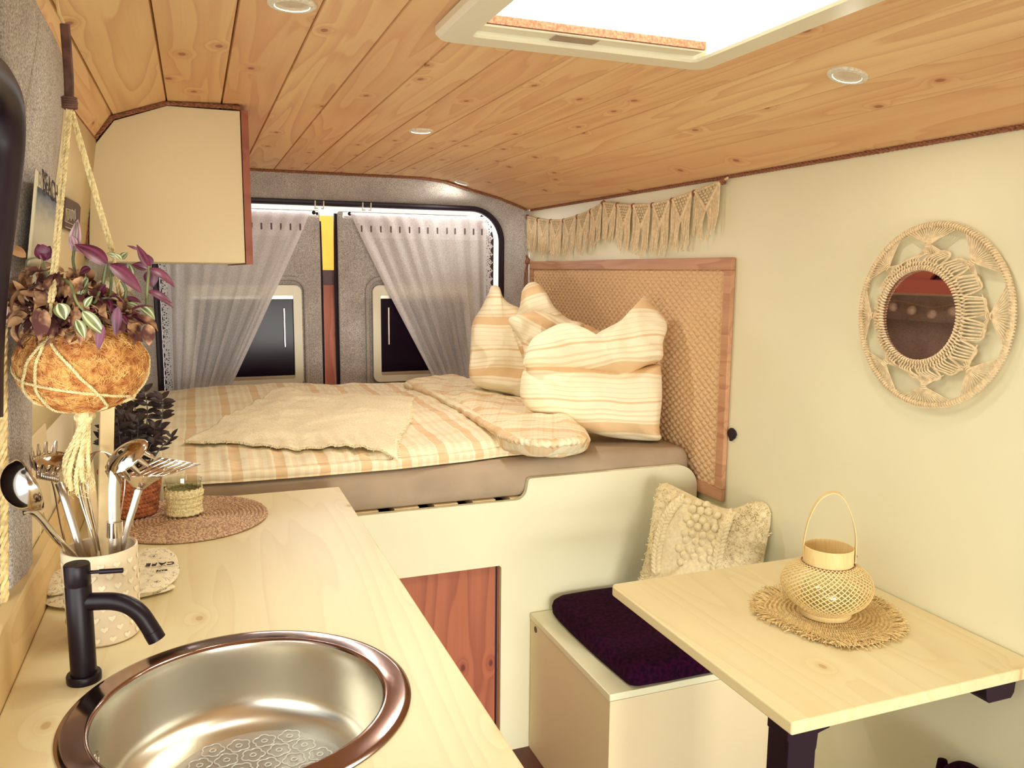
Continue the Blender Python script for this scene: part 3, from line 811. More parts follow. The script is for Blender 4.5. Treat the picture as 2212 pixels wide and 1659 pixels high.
def utensils():
    zb = ZC+.012
    # ladle
    t = thing('soup_ladle', 'polished steel ladle leaning out of the crock on the left', 'ladle', (-.17, 1.31, zb))
    a, b_, c_ = V((-.125, 1.318, zb)), P3(165, 1210, 1.30), P3(75, 1108, 1.275)
    hp = spline([a, b_, P3(120, 1160, 1.285), c_, P3(50, 1106, 1.268)], 8)
    MB().tube(hp, .0052, 8, flat=.38, up=(.3, -.9, .3)).build('handle', M['steel'], t)
    lc = P3(58, 1048, 1.262); b = MB()
    ax = V((.78, .45, .25)).normalized(); e1 = ax.orthogonal().normalized(); e2 = ax.cross(e1)
    def bowl(u, v):
        an = 2*pi*u; ph = v*pi*.5; r = .0375*sin(ph) if v < .94 else .0375*sin(ph)+.002*(v-.94)/.06
        return lc+(e1*cos(an)+e2*sin(an))*r - ax*(cos(ph)*.031-.002)
    b.grid(bowl, 40, 14, closeu=True); b.build('bowl', M['steel'], t, solid=.0012, sharp=80)
    # balloon coil whisk (small coiled head)
    t = thing('coil_whisk', 'wire whisk with a coiled spring head beside the ladle', 'whisk', (-.16, 1.34, zb))
    MB().tube(spline([V((-.150, 1.325, zb)), P3(148, 1195, 1.335), P3(118, 1060, 1.36), P3(112, 1040, 1.362)], 6), .0016, 8).build('handle', M['steel'], t)
    b = MB(); c0, c1 = P3(78, 1021, 1.36), P3(128, 1031, 1.36); dx = (c1-c0); e1 = V((0, 0, 1)); e2 = V((0, 1, 0)); pts = []
    for k in range(14*14):
        s_ = k/(14*14-1); an = 2*pi*13*s_; pts.append(c0+dx*s_+(e1*cos(an)+e2*sin(an))*.0085)
    b.tube(pts, .0008, 5); b.tube([c0, c1], .0009, 5); b.build('coil', M['steel'], t)
    # spaghetti servers: oval dished head with teeth
    def server(name, label, base, neck, hc, ax, side, rr, handle_r, grip=None, teeth=8):
        t = thing(name, label, 'pasta server', base)
        hb = MB(); hb.tube(spline([V(base), base.lerp(neck, .6), neck, neck.lerp(hc, .45)], 6), handle_r, 10, flat=.6, up=(.2, -.95, .2)); hb.build('handle', M['satin'], t)
        if grip: MB().tube([base.lerp(neck, grip[0]), base.lerp(neck, grip[1])], handle_r*1.5, 14, flat=.9).build('ferrule', M['steel'], t)
        ax = V(ax).normalized(); s1 = V(side); s1 = (s1-ax*ax.dot(s1)).normalized(); s2 = ax.cross(s1)
        b = MB()
        def f(u, v):
            an = 2*pi*u; ph = .18+v*(pi*.42-.18); r = sin(ph)/sin(pi*.42)
            return hc+s1*cos(an)*r*rr*1.35+s2*sin(an)*r*rr - ax*(cos(ph)*rr*.75-rr*.3)
        b.grid(f, 36, 8, closeu=True)
        hd = b.build('head', M['steel'], t, solid=.001, sharp=80)
        b = MB()
        for k in range(teeth*2):
            if k in (0, 1, 2*teeth-1): continue
            u = k/(teeth*2)
            p0 = f(u, 1.0); an = 2*pi*u
            dd = (s1*cos(an)*.35+s2*sin(an)*.35+ax).normalized()
            b.tube([p0-dd*.002, p0+dd*.008, p0+dd*.016], [.0042, .0038, .0022], 8, flat=.35, up=(s1*cos(an)+s2*sin(an)))
        b.build('teeth', M['steel'], hd)
    server('spaghetti_server', 'steel spaghetti server with toothed head left of the jute tassel', V((-.152, 1.335, zb)), P3(140, 1080, 1.35), P3(112, 1000, 1.37), (.3, -.35, .9), (.5, 0, .9), .024, .0058)
    server('spaghetti_server', 'large steel spaghetti server with wide head right of the wooden spatulas', V((-.133, 1.305, zb)), P3(247, 1035, 1.305), P3(272, 985, 1.315), (.55, .5, -.75), (.9, .15, .35), .0265, .0085, (.62, .72))
    # tongs-like wire loop whisk
    t = thing('wire_whisk', 'thin wire balloon whisk behind the wooden spatulas', 'whisk', (-.14, 1.34, zb))
    b = MB(); base = V((-.142, 1.335, zb))
    for dx, w in ((0, .033), (.35, .029), (.7, .026), (1.05, .03)):
        d = V((cos(dx), sin(dx), 0)); top = P3(214, 975, 1.36)
        b.tube(spline([base, base.lerp(top, .45)+d*w*.45, base.lerp(top, .86)+d*w, top, base.lerp(top, .86)-d*w, base.lerp(top, .45)-d*w*.45, base+V((.001, 0, 0))], 8), .0009, 6)
    b.build('wire_loops', M['steel'], t)
    # wooden spatulas: flat handles (the blade is up)
    def stick(label, p0, p1, w0, w1, th):
        b = MB(); d = (p1-p0).normalized(); sd = V((1, .38, 0)); sd = (sd-d*d.dot(sd)).normalized(); nn = d.cross(sd)
        vs = []; K = 8
        for k in range(K+1):
            s_ = k/K; p = p0.lerp(p1, s_); w = (w0+(w1-w0)*s_)/2
            for a, c in ((-1, -1), (1, -1), (1, 1), (-1, 1)): vs.append(p+sd*w*a+nn*th/2*c)
        fs = [(0, 1, 2, 3), (4*K, 4*K+3, 4*K+2, 4*K+1)]
        for k in range(K):
            for i in range(4): j = (i+1) % 4; fs.append((4*k+i, 4*k+j, 4*k+4+j, 4*k+4+i))
        tag(b.add(vs, fs).build('wooden_spatula', M['birch'], bevel=.0012), label, 'spatula')
    stick('plain wooden spatula handle standing upright behind the jute tassel', V((-.150, 1.325, zb)), P3(176, 900, 1.425), .017, .0195, .007)
    stick('tall wooden spatula leaning right and reaching up behind the coir planter', V((-.150, 1.305, zb)), P3(232, 850, 1.425), .018, .0215, .007)
    # slotted turner
    t = thing('slotted_turner', 'steel slotted turner with wide blade leaning right out of the crock', 'turner', (-.12, 1.32, zb))
    hp = spline([V((-.140, 1.325, zb)), P3(262, 1192, 1.31), P3(292, 1085, 1.31), P3(300, 1058, 1.312)], 8)
    MB().tube(hp, [.0042+.0016*(i/len(hp)) for i in range(len(hp))], 10, flat=.5, up=(.2, -.95, .2)).build('handle', M['satin'], t)
    n0 = P3(300, 1060, 1.312); A, B = P3(262, 1028, 1.30), P3(348, 1018, 1.335)
    top1, top2 = P3(350, 992, 1.37), P3(430, 1000, 1.42)
    b = MB()
    q = spline([n0+V((-.004, 0, 0)), P3(284, 1048, 1.306), A], 5); q2 = spline([n0+V((.004, 0, 0)), P3(322, 1048, 1.32), P3(350, 1030, 1.33)], 5)
    vs = q+q2; k = len(q); b.add(vs, [(i, i+1, k+i+1, k+i) for i in range(k-1)])
    b.build('shoulder', M['steel'], t, solid=.0012)
    b = MB()
    A2, B2 = P3(262, 1030, 1.30), P3(350, 1030, 1.33); T1, T2 = P3(345, 988, 1.39), P3(434, 1003, 1.43)
    for k in range(6):
        s0 = k/6+.015; s1 = (k+1)/6-.045 if k < 5 else 1.0
        b.add([A2.lerp(B2, s0), A2.lerp(B2, s1), T1.lerp(T2, s1), T1.lerp(T2, s0)], [(0, 1, 2, 3)])
    for r0, r1 in ((0, .08), (.92, 1)):
        b.add([A2.lerp(T1, r0), B2.lerp(T2, r0), B2.lerp(T2, r1), A2.lerp(T1, r1)], [(0, 1, 2, 3)])
    b.build('blade', M['steel'], t, solid=.001)
    # dark handled small tool in the crock
    MBk = MB(); MBk.tube([V((-.118, 1.315, zb)), P3(262, 1185, 1.33)], .004, 10)
    tag(MBk.build('peeler', M['black']), 'short black handle sticking out of the crock behind the turner', 'utensil')
utensils()

# pot holder with printed lettering, folded behind the crock
def text_mesh(name, body, size, mat, parent, mtx, extrude=.0003, space=1.0):
    cu = bpy.data.curves.new(name, 'FONT'); cu.body = body; cu.size = size; cu.extrude = extrude; cu.space_character = space
    cu.align_x = 'CENTER'; cu.align_y = 'CENTER'
    tmp = bpy.data.objects.new(name, cu); C.objects.link(tmp); bpy.context.view_layer.update()
    me = bpy.data.meshes.new_from_object(tmp.evaluated_get(bpy.context.evaluated_depsgraph_get()))
    bpy.data.objects.remove(tmp); bpy.data.curves.remove(cu)
    me.materials.clear(); me.materials.append(mat)
    co = np.zeros(len(me.vertices)*3); me.vertices.foreach_get('co', co); co = co.reshape(-1, 3)
    me.vertices.foreach_set('co', np.array([tuple(mtx @ V(c)) for c in co]).ravel())
    o = bpy.data.objects.new(name, me); C.objects.link(o)
    if parent:
        o.parent = parent; o.matrix_parent_inverse = Matrix.Translation(-parent.location)
    return o
t_ = NT('printed cotton').set(.9, 0, .1); v = t_.coord()
n = t_.noise(v, 42, 3, .6, 1.6)
ln = t_.rangev(t_.math('ABSOLUTE', t_.math('SUBTRACT', t_.math('FRACT', t_.math('MULTIPLY', n, 5.0)), .5)), .0, .09, 1, 0)
gate = t_.rangev(t_.noise(v, 60, 2), .42, .5)
t_.base(t_.mix(t_.math('MULTIPLY', ln, gate), rgb(238, 226, 196), rgb(74, 54, 56))); M['print'] = t_.m
def inflate(b, outline, nrm, tf, tb, rings=14, power=2.4, amp=0, fr=9, seed=0, mi=0, n=140, cen=None, axes=None, crease=None, ph=.5):
    """soft body inside a closed outline: both faces bulge along the normal and meet at the seam"""
    O = spline(outline, 10, True); step = sum((O[i]-O[i-1]).length for i in range(len(O)))/n
    O = resample(O, step, True)[:n]; n = len(O)
    c = V(cen) if cen else sum(O, V((0, 0, 0)))/n
    nrm = V(nrm).normalized()
    if axes: e1, e2 = V(axes[0]).normalized(), V(axes[1]).normalized()
    else:
        e2 = V((0, 0, 1)); e2 = (e2-nrm*nrm.dot(e2)).normalized(); e1 = e2.cross(nrm)
    for sg, th in ((1, tf), (-1, tb)):
        vs = [c+nrm*th*sg]; uv = [(c.dot(e1), c.dot(e2))]
        for r in range(1, rings+1):
            s_ = (r/rings)**.8
            for o in O:
                p = c+(o-c)*s_
                h = th*(max(0, 1-s_**power))**ph
                if amp:
                    q = p*fr+V((seed, seed*2, 0))
                    f = min(1, (1-s_)*8+.15)
                    h += 1.5*amp*f*(noise.noise(q)+.5*noise.noise(q*2.3)+.55*(1-2*abs(noise.noise(q*1.4+V((3, 1, 2)))))-.3)
                    if crease: h += crease(p.dot(e1), p.dot(e2))*f
                vs.append(p+nrm*h*sg); uv.append((p.dot(e1), p.dot(e2)))
        fs = [(0, 1+(i+1) % n, 1+i) for i in range(n)]
        for r in range(rings-1):
            for i in range(n):
                j = (i+1) % n; a = 1+r*n; fs.append((a+i, a+j, a+n+j, a+n+i))
        b.add(vs, fs, mi, uv)
    return O
def pot_holder():
    t = thing('pot_holder', 'folded cream pot holder printed with dark lettering behind the crock', 'pot holder', (-.11, 1.48, ZC))
    z = ZC+.013
    pts = [atz(px, py, z) for px, py in [(255, 1200), (330, 1188), (372, 1192), (386, 1215), (384, 1245), (350, 1272), (300, 1283), (240, 1290), (225, 1240)]]
    b = MB(); inflate(b, pts, (0, 0, 1), .009, .012, amp=.003, fr=30, power=6, axes=((1, 0, 0), (0, 1, 0))); b.build('upper_layer', M['print'], t, sharp=80)
    pts = [atz(px, py, ZC+.006) for px, py in [(100, 1285), (140, 1255), (200, 1235), (300, 1245), (372, 1262), (368, 1274), (300, 1290), (180, 1312), (105, 1308)]]
    b = MB(); inflate(b, pts, (0, 0, 1), .006, .006, amp=.001, fr=30, power=6, axes=((1, 0, 0), (0, 1, 0))); b.build('lower_layer', M['print'], t, sharp=80)
    pts = [atz(px, py, ZC+.016) for px, py in [(97, 1262), (125, 1238), (165, 1228), (180, 1262), (130, 1282), (100, 1284)]]
    b = MB(); inflate(b, pts, (0, 0, 1), .012, .006, amp=.002, fr=40, power=4, axes=((1, 0, 0), (0, 1, 0))); b.build('folded_corner', M['print'], t, sharp=80)
    c = atz(346, 1218, z+.0125)
    m_ = Matrix.Translation(c) @ Matrix.Rotation(pi-.12, 4, 'Z')
    text_mesh('printed_word', 'CAFE', .019, M['ink'], t, m_, .0006, 1.15)
    c = atz(350, 1232, z+.0125); text_mesh('printed_word', 'CAFE', .008, M['ink'], t, Matrix.Translation(c) @ Matrix.Rotation(pi-.1, 4, 'Z'), .0006)
pot_holder()

# round woven placemat on the worktop
def placemat():
    c = V((-.032, 1.883, ZC+.001)); b = MB(); pr = []; R_ = .163; k = 19
    t_ = NT('woven paper cord').set(.9, 0, .15); v = t_.coord(); n = t_.noise(v, 260, 2)
    t_.base(t_.mix(t_.rangev(n, .35, .65), rgb(164, 128, 108), rgb(230, 200, 166))); t_.bump(n, .8, .001)
    for i in range(k*8+1):
        r = R_*i/(k*8); pr.append((max(r, .0005), .0016+.0042*abs(sin(pi*i/8))))
    b.lathe(pr+[(R_+.001, .001), (R_, 0), (.001, 0)], c, 120, 1, 1.04)
    b.rope([(c.x+(R_+.001)*cos(a), c.y+(R_+.001)*1.04*sin(a), c.z+.003) for a in np.linspace(0, 2*pi, 90)], .0028, pitch=.012, n=4, step=.002)
    tag(b.build('round_placemat', t_.m, sharp=80), 'round brown woven placemat under the candle glass and wicker basket', 'placemat')
placemat()
def candle_glass():
    c = V((-.041, 1.905, ZC+.0075)); t = thing('candle_glass', 'small glass tea light holder wrapped in cream lace', 'candle holder', c)
    MB().lathe([(.001, .001), (.030, .001), (.033, .004), (.0365, .070), (.0385, .079), (.0372, .0793), (.0352, .070), (.0315, .008), (.001, .007)], c, 48).build('glass', M['glass'], t)
    lc = plain('cream crochet lace', rgb(240, 224, 172), .95, var=.14, nscale=260, bump=.9, bscale=320, bd=.003)
    b = MB()
    def f(u, v):
        a = 2*pi*u; top = .058+.0035*abs(sin(10*a)); bot = .0015+.0025*abs(sin(9*a+.6)); z = bot+(top-bot)*v
        r = .0350+.0030*v+.0012*sin(v*38)*1+.0018*nz(cos(a)*14, sin(a)*14, v*9)+(.003 if .86 > v > .70 else 0)+(.002 if v < .14 else 0)
        return (c.x+r*cos(a), c.y+r*sin(a), c.z+z)
    b.grid(f, 110, 30, closeu=True); tag(b.build('lace_wrap', lc, t, solid=.0016, sharp=80), 'cream crochet lace band')
    MB().lathe([(.001, .008), (.019, .008), (.019, .022), (.017, .022), (.017, .020), (.001, .020)], c, 30).build('tea_light', M['pom'], t)
candle_glass()

def leaf(b, base, d, nrm, L, w, curl=.4, fold=.25, tw=0, n=10, crumple=0, seed=0, tip=1.0):
    d = V(d).normalized(); nrm = V(nrm); nrm = (nrm-d*d.dot(nrm)).normalized(); sd = d.cross(nrm)
    vs = []; uv = []; p = V(base); st = L/n; K = 4
    for i in range(n+1):
        t = i/n
        ww = w*(sin(pi*min(t**.75*1.0, 1))**.9 if t < 1 else 0)*(1 if t < .98 else .2)+.0004
        for k in range(K+1):
            s_ = (k/K-.5)*2
            q = p+sd*s_*ww*.5+nrm*(abs(s_)*ww*.5*fold)
            if crumple: q = q+V((nz(q.x*60, q.y*60, seed), nz(q.y*60, q.z*60, seed+5), nz(q.z*60, q.x*60, seed+9)))*crumple
            vs.append(q); uv.append((k/K, t))
        an = -curl/n; R_ = Matrix.Rotation(an, 3, sd) @ Matrix.Rotation(tw/n, 3, d)
        d = (R_ @ d).normalized(); nrm = (R_ @ nrm); nrm = (nrm-d*d.dot(nrm)).normalized(); sd = d.cross(nrm)
        p = p+d*st
    fs = [(i*(K+1)+k, (i+1)*(K+1)+k, (i+1)*(K+1)+k+1, i*(K+1)+k+1) for i in range(n) for k in range(K)]
    b.add(vs, fs, 0, uv)

def basket_plant():
    c = V((-.148, 1.945, ZC+.008)); t = thing('potted_plant', 'dark leafy plant in a brown wicker basket beside the candle glass', 'plant', c)
    b = MB()
    for r in range(9):
        z = .006+r*.0102; rr = .046+.014*(z/.1)
        # braided rows of water hyacinth
        for ph in (0, 1):
            pts = []
            for k in range(150):
                a = 2*pi*k/150; pts.append((c.x+(rr+.0022*sin(13*a*2+ph*pi))*cos(a), c.y+(rr+.0022*sin(26*a+ph*pi))*sin(a), c.z+z+.003*cos(26*a+ph*pi)))
            b.tube(pts, .0036, 5, closed=True)
    b.rope([(c.x+.062*cos(a), c.y+.062*sin(a), c.z+.100) for a in np.linspace(0, 2*pi, 60)], .006, pitch=.03, n=5, step=.004)
    tag(b.build('basket', M['wick'], t), 'brown wicker basket')
    MB().lathe([(.001, .0), (.044, 0), (.056, .092), (.001, .094)], c, 30).build('soil', M['soil'], t)
    ls = MB(); st = MB(); random.seed(3)
    def tall(pts, gap, lo, hi, w, t0=.15, r=.0016):
        path = spline([aty(px, py, y) for px, py, y in pts], 10); st.tube(path, [r*(1.1-.6*i/len(path)) for i in range(len(path))], 6)
        L = sum((path[i+1]-path[i]).length for i in range(len(path)-1)); m_ = max(2, int(L/gap))
        for k in range(m_+1):
            f = t0+(1-t0)*k/m_; q = path[min(int(f*(len(path)-1)), len(path)-1)]
            for sgn in (-1, 1):
                el = random.uniform(.25, .75) if k < m_ else random.uniform(1.2, 2.2)
                d = V((sgn, random.uniform(-.5, .3), el))
                leaf(ls, q, d, (-.25*sgn, -.8, .6), random.uniform(lo, hi), w*random.uniform(.85, 1.1), random.uniform(.3, .9), .2, n=8)
    tall([(305, 1010, 1.94), (316, 930, 1.95), (318, 880, 1.95), (311, 846, 1.95)], .022, .026, .033, .014, .3)
    tall([(318, 1010, 1.94), (344, 930, 1.95), (352, 885, 1.95), (350, 862, 1.95)], .022, .024, .031, .014, .3)
    tall([(320, 1010, 1.93), (345, 970, 1.93), (362, 955, 1.93), (370, 945, 1.93)], .017, .018, .026, .008, .3)
    for k in range(24):
        px = 222+random.random()*125; top = 915+abs(px-275)*.35+random.uniform(-18, 30); y = 1.945+random.uniform(-.03, .03)
        tall([(285+(px-285)*.4, 1012, y), (285+(px-285)*.8, 965, y), (px, top, y)], .016, .022, .032, .013, .25)
    for k in range(5): tall([(282, 1010, 1.95), (285-k*8, 940, 1.96), (292-k*13, 880+k*6, 1.965)], .018, .024, .030, .013, .25)
    st.build('stems', M['darkleaf'], t); ls.build('foliage', M['darkleaf'], t, sharp=80)
basket_plant()

# ------------------------------------------------------------------ hanging planter
def planter():
    yp = 1.30; c = aty(178, 784, yp); R_ = .0835
    t = thing('hanging_planter', 'coir ball planter hanging in a jute net with half dead purple plant', 'hanging plant', (c.x, c.y, c.z-.07))
    RZ = .066
    def surf(a, b_, k=1.0):   # a azimuth, b_ polar 0 top
        q = 1+.035*nz(cos(a)*3, sin(a)*3, b_*3)
        return c+V((cos(a)*sin(b_)*R_*q*k, sin(a)*sin(b_)*R_*q*k, cos(b_)*RZ*q*k-(.004 if b_ > 1.6 else 0)))
    b = MB()
    b.grid(lambda u, v: surf(2*pi*u, .62+v*(pi-.62)), 64, 32, closeu=True)
    b.grid(lambda u, v: c+V((cos(2*pi*u)*.048*v, sin(2*pi*u)*.048*v, RZ*.78-.004+.004*nz(u*20, v*9))), 30, 6, closeu=True)
    b.build('coir_ball', M['coir'], t, sharp=80)
    f = MB(); random.seed(11)
    for k in range(2600):
        a = random.uniform(0, 2*pi); bb = math.acos(random.uniform(-.98, .80)); L = random.uniform(.12, .42); th = random.uniform(0, 2*pi); kr = random.uniform(-7, 7)
        pts = []; r_ = random.uniform(1.0, 1.022)
        for s_ in range(6):
            pts.append(surf(a, bb, r_+.012*sin(s_*1.4+a*9)*random.uniform(.3, 1)))
            a += cos(th)*L/6/max(sin(bb), .3); bb = min(max(bb+sin(th)*L/6, .45), 3.0); th += kr*L/6*1.2
        f.tube(pts, .00042, 3, cap=False)
    tag(f.build('coir_fibres', M['fibre'], t), kind='stuff')
    # net cords
    b = MB(); knot = aty(150, 222, yp)
    # four strands down from the knot over the shoulder
    sh = [aty(111, 660, yp-.085), aty(130, 640, yp-.06), aty(245, 548, yp+.075), aty(172, 560, yp+.09)]
    g = [4.35, 4.75, 6.2+.35, 1.9]
    shoulder = []
    for az in (4.15, 5.85, 1.2, 2.7): shoulder.append(surf(az, .95, 1.03))
    # bundles of strands from knot to shoulders
    tops = [aty(110, 655, yp-.07), aty(243, 545, yp+.055), aty(118, 640, yp-.06), aty(248, 560, yp+.06)]
    for tp, off in ((tops[0], -.0022), (tops[0], .0022), (tops[2], 0), (tops[1], -.002), (tops[1], .002)):
        st = knot+V((off*1.0, 0, -.004)); en = tp+V((off, 0, 0))
        b.rope([st, st.lerp(en, .5), en], .0024, pitch=.016, n=4, step=.002)
    def over(tp, a0, a1, b0, b1, n_=10):
        pts = [tp]
        for k in range(n_+1):
            s_ = k/n_; pts.append(surf(a0+(a1-a0)*s_, b0+(b1-b0)*s_, 1.035))
        return pts
    bot = c+V((0, 0, -RZ-.006))
    for tp, sets in ((tops[0], ((4.25, 5.35, .9, 2.5), (4.25, 3.5, .9, 2.4), (4.25, 3.9, .9, 2.7))), (tops[1], ((.55, 5.9, .9, 2.3), (.55, 1.6, .9, 2.6), (.55, -.15, .8, 2.4)))):
        for a0, a1, b0, b1 in sets:
            pts = over(tp, a0, a1, b0, b1)+[bot]
            b.rope(spline(pts, 3), .0022, pitch=.015, n=4, step=.002)
    b.build('jute_net', M['jutelight'], t)
    # tassel
    b = MB(); tk = bot+V((0, -.004, -.004)); b.ball(tk, .013, .011, .012, amp=.3, fr=150)
    for k in range(14):
        a = 2*pi*k/14*3.1; r1 = .009*sqrt(random.random()); L = random.uniform(.085, .112)
        e = tk+V((-.017+cos(a)*random.uniform(.004, .019), sin(a)*.010-.006, -L))
        md = tk+V((-.006+cos(a)*r1*1.2, sin(a)*r1, -L*.35))
        b.rope(spline([tk+V((cos(a)*r1*.5, sin(a)*r1*.5, -.004)), md, e+V((0, 0, .03)), e], 5), .0031, pitch=.016, n=4, step=.002)
    random.seed(5)
    for k in range(60):
        p = tk+V((random.uniform(-.025, .006), random.uniform(-.014, .006), random.uniform(-.11, -.07)))
        b.tube([p, p+V((random.uniform(-.004, .004), random.uniform(-.004, .004), -.007)), p+V((random.uniform(-.008, .008), random.uniform(-.006, .006), -.012))], .0005, 3)
    b.build('tassel', M['jutelight'], t)
    b = MB(); b.ball(knot, .0095, .008, .011, amp=.35, fr=140)
    for k in range(5): b.tube([knot+V((.0085*cos(a), .0075*sin(a), -.006+.003*k)) for a in np.linspace(0, 2*pi, 16)[:-1]], .002, 5, closed=True)
    b.build('knot', M['leather'], t)
    up_ = aty(140, 52, yp)
    b = MB(); b.tube(spline([knot+V((0, 0, .006)), knot.lerp(up_, .4)+V((.001, 0, 0)), up_], 6), .0062, 8, flat=.55, up=(0, 1, 0))
    b.build('strap', M['leather'], t)
    b = MB(); b.tube([up_+V((0, 0, -.004)), up_+V((-.006, 0, .012)), up_+V((-.012, .01, .055))], .0022, 6); b.build('hook', M['birch'], t)
    # fuzz on the cords
    f = MB()
    for k in range(70):
        s_ = random.random(); tp = tops[0] if random.random() < .65 else tops[1]; p = knot.lerp(tp, s_)
        d = V((random.uniform(-1, 1), random.uniform(-.4, .4), random.uniform(-.6, .3)))*random.uniform(.003, .010)
        f.tube([p, p+d*.6+V((0, 0, .001)), p+d], .00025, 3)
    tag(f.build('cord_fuzz', M['jutelight'], t), kind='stuff')
    # ---- plant
    T = c+V((0, 0, RZ*.72)); random.seed(21)
    purple, green, pink, dry, stem = MB(), MB(), MB(), MB(), MB()
    # dried skirt falling over the rim
    for k in range(380):
        a = random.uniform(0, 2*pi); rr = random.uniform(.015, .074); hh = random.uniform(-.008, (.088 if cos(a) < .2 else .055)-.5*max(0, rr-.045))
        if cos(a)*rr > .02 and random.random() < .45: continue
        q = T+V((cos(a)*rr, sin(a)*rr, hh))
        d = V((cos(a)+random.uniform(-.5, .5), sin(a)+random.uniform(-.5, .5), random.uniform(-.9, .5)))
        leaf(dry, q, d, (0, 0, 1), random.uniform(.020, .042), random.uniform(.009, .016), random.uniform(.3, 2.8), random.uniform(.3, .8), random.uniform(-2, 2), n=8, crumple=.009, seed=k)
    for k in range(110):   # darker tangle in the middle
        a = random.uniform(0, 2*pi); rr = random.uniform(0, .06)
        q = T+V((cos(a)*rr+.015, sin(a)*rr, random.uniform(-.004, .05)))
        leaf(purple, q, (cos(a)+random.uniform(-.4, .4), sin(a), random.uniform(-.3, .7)), (0, 0, 1), random.uniform(.02, .04), random.uniform(.009, .014), random.uniform(.3, 1.6), .4, random.uniform(-1, 1), n=7)
    def lf(b, px, py, px2, py2, y, w, curl=.5, nrm=(0, -.6, .8), dy=0):
        a = aty(px, py, y); e = aty(px2, py2, y+dy); d = e-a
        # chord to arc: start a bit higher when curling
        n_ = V(nrm); dd = d.normalized(); sd = dd.cross((n_-dd*dd.dot(n_)).normalized())
        leaf(b, a, Matrix.Rotation(curl/2, 3, sd) @ dd, nrm, d.length*1.04, w, curl, .22, n=12)
    Y = yp
    # big purple leaves and stems placed as in the photo
    lf(purple, 232, 572, 163, 528, Y-.03, .026, .5, (.2, -.7, .6)); lf(purple, 236, 572, 306, 632, Y-.04, .024, .4)
    lf(purple, 232, 575, 290, 600, Y-.02, .022, .6); lf(pink, 222, 560, 160, 538, Y, .020, .5)
    lf(purple, 322, 580, 378, 620, Y-.01, .016, .9); lf(purple, 322, 578, 296, 530, Y, .014, -.3); lf(purple, 324, 575, 313, 548, Y+.01, .015, .2)
    lf(purple, 318, 582, 285, 572, Y+.01, .020, .4); lf(purple, 320, 628, 372, 655, Y, .012, .7); lf(purple, 320, 630, 374, 664, Y+.02, .010, .5)
    lf(purple, 298, 540, 275, 531, Y+.01, .006, .3); lf(purple, 322, 584, 330, 620, Y+.02, .02, .4)
    lf(green, 250, 556, 230, 547, Y-.01, .012, .6); lf(green, 262, 560, 276, 545, Y, .012, .3); lf(green, 284, 600, 278, 570, Y, .013, .3); lf(green, 262, 562, 246, 548, Y-.02, .01, .6)
    lf(pink, 160, 545, 168, 476, Y, .016, .25); lf(pink, 162, 532, 156, 510, Y-.005, .009, .2)
    lf(purple, 96, 560, 82, 528, Y-.02, .020, .3); lf(purple, 98, 560, 108, 532, Y-.02, .018, .3); lf(purple, 95, 548, 92, 528, Y-.03, .016, .3); lf(purple, 84, 560, 92, 536, Y-.01, .014, .3); lf(purple, 104, 562, 84, 545, Y-.02, .016, .3)
    lf(dry, 56, 556, 0, 530, Y, .020, .5); lf(dry, 50, 552, 20, 538, Y+.01, .015, .5)
    lf(green, 178, 672, 224, 722, Y-.10, .017, .35, (-.1, -.8, .5)); lf(green, 184, 664, 200, 640, Y-.09, .012, .4)
    lf(green, 170, 642, 186, 598, Y-.06, .013, -.6, (0, -.9, .2)); lf(green, 190, 600, 172, 640, Y-.06, .014, .8, (-.5, -.8, .2))
    lf(green, 127, 655, 140, 690, Y-.09, .020, .4); lf(green, 165, 690, 182, 730, Y-.10, .014, .3)
    lf(green, 300, 660, 335, 690, Y+.0, .016, .8); lf(green, 275, 655, 305, 668, Y-.02, .011, .5)
    lf(dry, 84, 665, 86, 735, Y-.085, .016, .3); lf(dry, 95, 668, 100, 720, Y-.09, .014, .3); lf(purple, 255, 662, 250, 725, Y-.08, .013, .2); lf(purple, 222, 700, 212, 755, Y-.1, .012, .2)
    lf(dry, 60, 680, 12, 700, Y-.05, .020, .9); lf(dry, 50, 690, 16, 706, Y-.06, .018, .6); lf(dry, 55, 640, 28, 606, Y-.03, .010, .6); lf(dry, 45, 665, 8, 690, Y-.04, .02, .4)
    lf(pink, 5, 690, -8, 640, Y-.06, .018, .3); lf(dry, 320, 700, 322, 745, Y-.03, .018, .4)
    lf(purple, 196, 580, 172, 592, Y-.03, .016, .4); lf(purple, 215, 640, 228, 615, Y-.04, .012, .2); lf(purple, 200, 545, 215, 558, Y, .012, .3)
    for k in range(16):
        a = random.uniform(0, 2*pi); q = T+V((cos(a)*.05, sin(a)*.05, random.uniform(.01, .04)))
        leaf(random.choice((purple, green, purple)), q, (cos(a), sin(a), random.uniform(.2, 1)), (0, 0, 1), random.uniform(.03, .05), random.uniform(.012, .018), random.uniform(.4, 1.2), .25, n=9)
    def stm(pts, r=.0019): stem.tube(spline([aty(px, py, y) for px, py, y in pts], 5), r, 6)
    stm([(215, 650, Y-.02), (222, 615, Y-.03), (230, 572, Y-.03)], .0024); stm([(235, 650, Y-.02), (240, 610, Y-.02), (236, 575, Y-.04)])
    stm([(165, 600, Y), (158, 565, Y), (160, 540, Y), (166, 480, Y)]); stm([(318, 690, Y+.01), (318, 630, Y), (322, 575, Y)], .0022)
    stm([(120, 600, Y-.04), (150, 610, Y-.07), (165, 650, Y-.09), (182, 672, Y-.1)], .0016); stm([(270, 645, Y-.02), (272, 625, Y-.02), (262, 606, Y-.02)], .0022)
    stm([(118, 640, Y-.05), (100, 590, Y-.03), (92, 560, Y-.02)]); stm([(60, 600, Y), (56, 575, Y), (62, 560, Y), (95, 555, Y-.01)], .0012); stm([(196, 640, Y-.03), (204, 655, Y-.06), (215, 630, Y-.05)])
